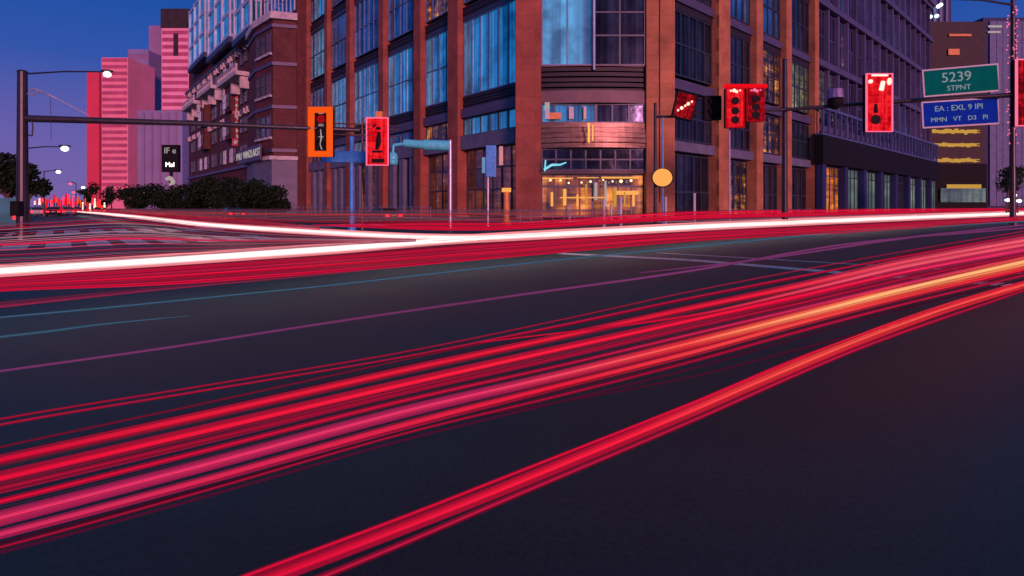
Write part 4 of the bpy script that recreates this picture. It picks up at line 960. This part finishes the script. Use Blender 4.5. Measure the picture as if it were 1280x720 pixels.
# faded streaks left of that, over the far lanes
bundle([(150,260.6),(280,261),(420,261),(560,260.8),(640,260.8),(760,260.8)], [(150,266),(280,274),(420,279),(560,278),(640,275),(760,269)], 12, ['salmon','mauve','crim','mauve','dim','salmon','red2','mauve'], 'faint salmon and mauve streaks skimming past the railing', drop=.30, wr=(.4,1.0), seed=6)
# red over the crossing between the white trails
bundle([(-60,284),(60,276),(160,272),(280,285),(400,294),(520,299)], [(-60,334),(60,330),(160,324),(280,317),(400,308),(520,302)], 19, ['crim','red2','dim','crim','red','pale','mauve','pale','crim'], 'loose fan of crimson streaks crossing the zebra stripes', drop=.6, wr=(.2,.75), seed=8)
bundle([(45,259.8),(90,260.6),(160,262),(250,268),(330,276),(400,283)], [(45,262),(90,263.8),(160,268),(250,277),(330,283),(400,288)], 7, ['red','crim','salmon','red2'], 'short red streaks leaving the brake light queue', drop=.5, wr=(.3,.9), seed=9)
# thin lines across the middle
trail([(-80,405,3),(0,397,3),(120,386,3),(300,368,2.6),(420,356,2.6),(640,331,3),(860,309,3.5),(1060,290,3),(1280,277,2.4)], T['blue'], 'pale blue-grey thin trail just under the dense red ribbon', group='thin pale trails')
trail([(-80,432,4),(0,421,4),(60,414,4),(120,406,3),(200,398,1.5),(236,395,.5)], T['blue'], 'short pale blue trail that fades out near the picture edge', group='thin pale trails')
trail([(-80,476,3),(0,464,3),(200,436,3),(420,402,3),(640,370,3),(860,339,3),(1060,305,2.5),(1280,285,2)], T['purple'], 'single thin purple trail crossing the empty asphalt', group='thin pale trails')
trail([(800,341,1.5),(950,324,2.5),(1120,299,3),(1280,281,2.5)], T['purple'], 'faint second purple trail on the far lanes', group='thin pale trails', drop=.85)
# big red sweep in front
trail([(-120,551,3),(0,524,3),(250,483,2.6),(500,441,2.4),(700,400,2.2),(860,365,2),(1070,325,2),(1280,289,2)], 'crim', 'thin crimson trail, topmost of the big red sweep')
trail([(-120,558,3.4),(0,531,3.4),(250,489,3),(500,447,2.6),(700,407,3.5),(860,373,3),(1070,332,3),(1280,293,2.5)], 'crim', 'thin crimson trail just below the topmost one of the sweep')
trail([(-120,602,14),(0,575,12.5),(250,520,11),(500,464,9.5),(700,421,8),(860,386,8),(1000,357,9),(1130,328,10),(1280,301,11),(1360,288,9)], [(0,'red'),(250,'hot'),(950,'hot'),(1200,'palepink'),(1360,'palepink')], 'bright red trail forming the upper edge of the sweep')
trail([(-120,624,17),(0,597,15),(250,539,13),(500,481,11.5),(700,436,9.5),(860,401,9),(1000,370,11),(1130,340,10),(1280,312,10),(1360,299,8)], [(0,'red'),(600,'hot'),(1000,'red'),(1280,'pink')], 'bright red trail second from the upper edge of sweep')
trail([(-120,638,8),(0,611,8),(250,552,7),(500,492,6),(700,447,5),(860,410,4.5),(1000,379,6),(1130,349,5),(1280,318,5)], 'crim', 'darker crimson trail underlining the second bright red one')
trail([(-120,654,7),(0,627,7),(250,565,6.5),(500,502,6),(700,457,5),(860,419,6),(1000,386,6),(1130,355,6),(1280,322,6)], [(0,'red'),(700,'crim'),(1280,'pink')], 'lone slim red trail in the middle of sweep')
trail([(-120,678,19),(0,648,18),(250,583,15),(500,516,14),(700,469,12),(860,430,12),(1000,395,12),(1130,362,13),(1280,328,14),(1360,311,12)], [(0,'pink'),(600,'pink'),(860,'coral'),(1080,'orange'),(1360,'orange')], 'broad trail turning from pink to orange-yellow in the lower half of sweep', n=26)
trail([(-120,697,11),(0,668,11),(250,602,11),(500,533,11),(700,482,9),(860,442,9),(1000,404,8),(1130,371,7),(1280,337,6),(1360,320,6)], [(0,'pink'),(700,'hot'),(1000,'coral'),(1280,'hot')], 'pink trail running just below the broad one that turns orange')
trail([(-120,712,4),(0,684,4),(250,615,3.6),(500,543,3.4),(700,494,4),(860,453,4),(1000,414,5),(1130,380,4),(1280,344,4)], 'crim', 'thin crimson trail at the lower edge of sweep')
trail([(600,428,1),(860,395,3.5),(1000,364,5),(1130,333,7),(1280,306,7),(1360,294,6)], [(860,'red'),(1100,'palepink')], 'pale pink trail tucked among the bright ones of the sweep', drop=.80)
trail([(600,520,1.5),(860,472,2),(1000,436,2.5),(1130,402,2.5),(1240,368,2)], 'dim', 'very faint trail alone between sweep and nearest trail')
bundle([(-120,590),(0,562),(250,508),(500,453),(700,411),(860,377),(1000,349),(1130,320),(1280,294)], [(-120,716),(0,688),(250,620),(500,549),(700,500),(860,460),(1000,420),(1130,384),(1280,348)], 9, ['dim','none','dim','crim'], 'hair-thin dim strands lying between the bright trails of the sweep', drop=.95, wr=(.25,.5), seed=21)
# nearest trail
trail([(150,797,21),(300,737,20),(500,661,18),(640,606,17),(860,515,15.5),(950,476,15),(1070,426,14),(1180,386,12),(1280,356,10),(1360,334,9)], [(400,'red'),(800,'hot'),(1000,'coral'),(1360,'coral')], 'thick bright red trail crossing the bottom of the picture', n=28)
trail([(120,792,6),(270,734,6),(500,648,5),(640,593,4.5),(860,506,4),(1000,447,3.5),(1130,400,3),(1280,353.5,2.5),(1360,331,2)], 'red', 'slim red trail along the upper side of the thick bottom one')
trail([(240,783,9),(390,726,9),(500,681,8),(640,621,7.5),(860,528,6.5),(1070,437,6),(1280,363,4)], 'crim', 'dark crimson trail along the lower side of the thick bottom one')

# ------------------------------------------------------------------ sky and light
world = bpy.data.worlds.new('World'); bpy.context.scene.world = world; world.use_nodes = True
nt = world.node_tree; nt.nodes.clear(); lk = nt.links.new
out = nt.nodes.new('ShaderNodeOutputWorld'); bg = nt.nodes.new('ShaderNodeBackground'); lk(bg.outputs[0], out.inputs[0])
SUN_EL, SUN_AZ = math.radians(7), math.radians(21)     # afterglow from behind the camera, a little right
sky = nt.nodes.new('ShaderNodeTexSky'); sky.sky_type = 'NISHITA'; sky.sun_disc = False; sky.sun_elevation = math.radians(1.0); sky.sun_rotation = math.pi + SUN_AZ*-1; sky.ozone_density = 6
tc = nt.nodes.new('ShaderNodeTexCoord'); sp = nt.nodes.new('ShaderNodeSeparateXYZ'); lk(tc.outputs['Generated'], sp.inputs[0])
r = ramp(nt, [(0.0, (.20,.13,.40)), (.10, (.15,.12,.42)), (.22, (.035,.095,.42)), (.36, (.002,.075,.38)), (.55, (.006,.11,.34)), (1.0, (.02,.14,.26))]); lk(sp.outputs['Z'], r.inputs[0])
sc_ = nt.nodes.new('ShaderNodeVectorMath'); sc_.operation = 'SCALE'; sc_.inputs['Scale'].default_value = .002; lk(sky.outputs[0], sc_.inputs[0])
ad = nt.nodes.new('ShaderNodeVectorMath'); ad.operation = 'ADD'; lk(r.outputs[0], ad.inputs[0]); lk(sc_.outputs[0], ad.inputs[1])
lk(ad.outputs[0], bg.inputs['Color']); bg.inputs['Strength'].default_value = .95
sd = bpy.data.lights.new('afterglow', 'SUN'); sd.energy = 2.7; sd.angle = math.radians(10); sd.color = (1, .34, .38)
so = bpy.data.objects.new('afterglow_sun', sd); C.objects.link(so)
dirv = Vector((-math.sin(SUN_AZ), math.cos(SUN_AZ), -math.tan(SUN_EL))); so.rotation_euler = dirv.to_track_quat('-Z', 'Y').to_euler(); so.location = (10, -30, 20)

cam = bpy.data.cameras.new('camera'); co = bpy.data.objects.new('camera', cam); C.objects.link(co)
co.location = (0, 0, CH); co.rotation_euler = (math.pi/2, 0, 0); cam.sensor_width = 36; cam.lens = 36*F/1280; cam.shift_y = -(360-HZ)/1280
cam.clip_end = 4000; cam.clip_start = .05
s = bpy.context.scene; s.camera = co
s.view_settings.view_transform = 'Standard'; s.view_settings.look = 'None'; s.view_settings.exposure = 0; s.view_settings.gamma = 1
s.render.engine = 'CYCLES'; s.cycles.use_denoising = True; s.cycles.max_bounces = 6; s.cycles.sample_clamp_indirect = 4
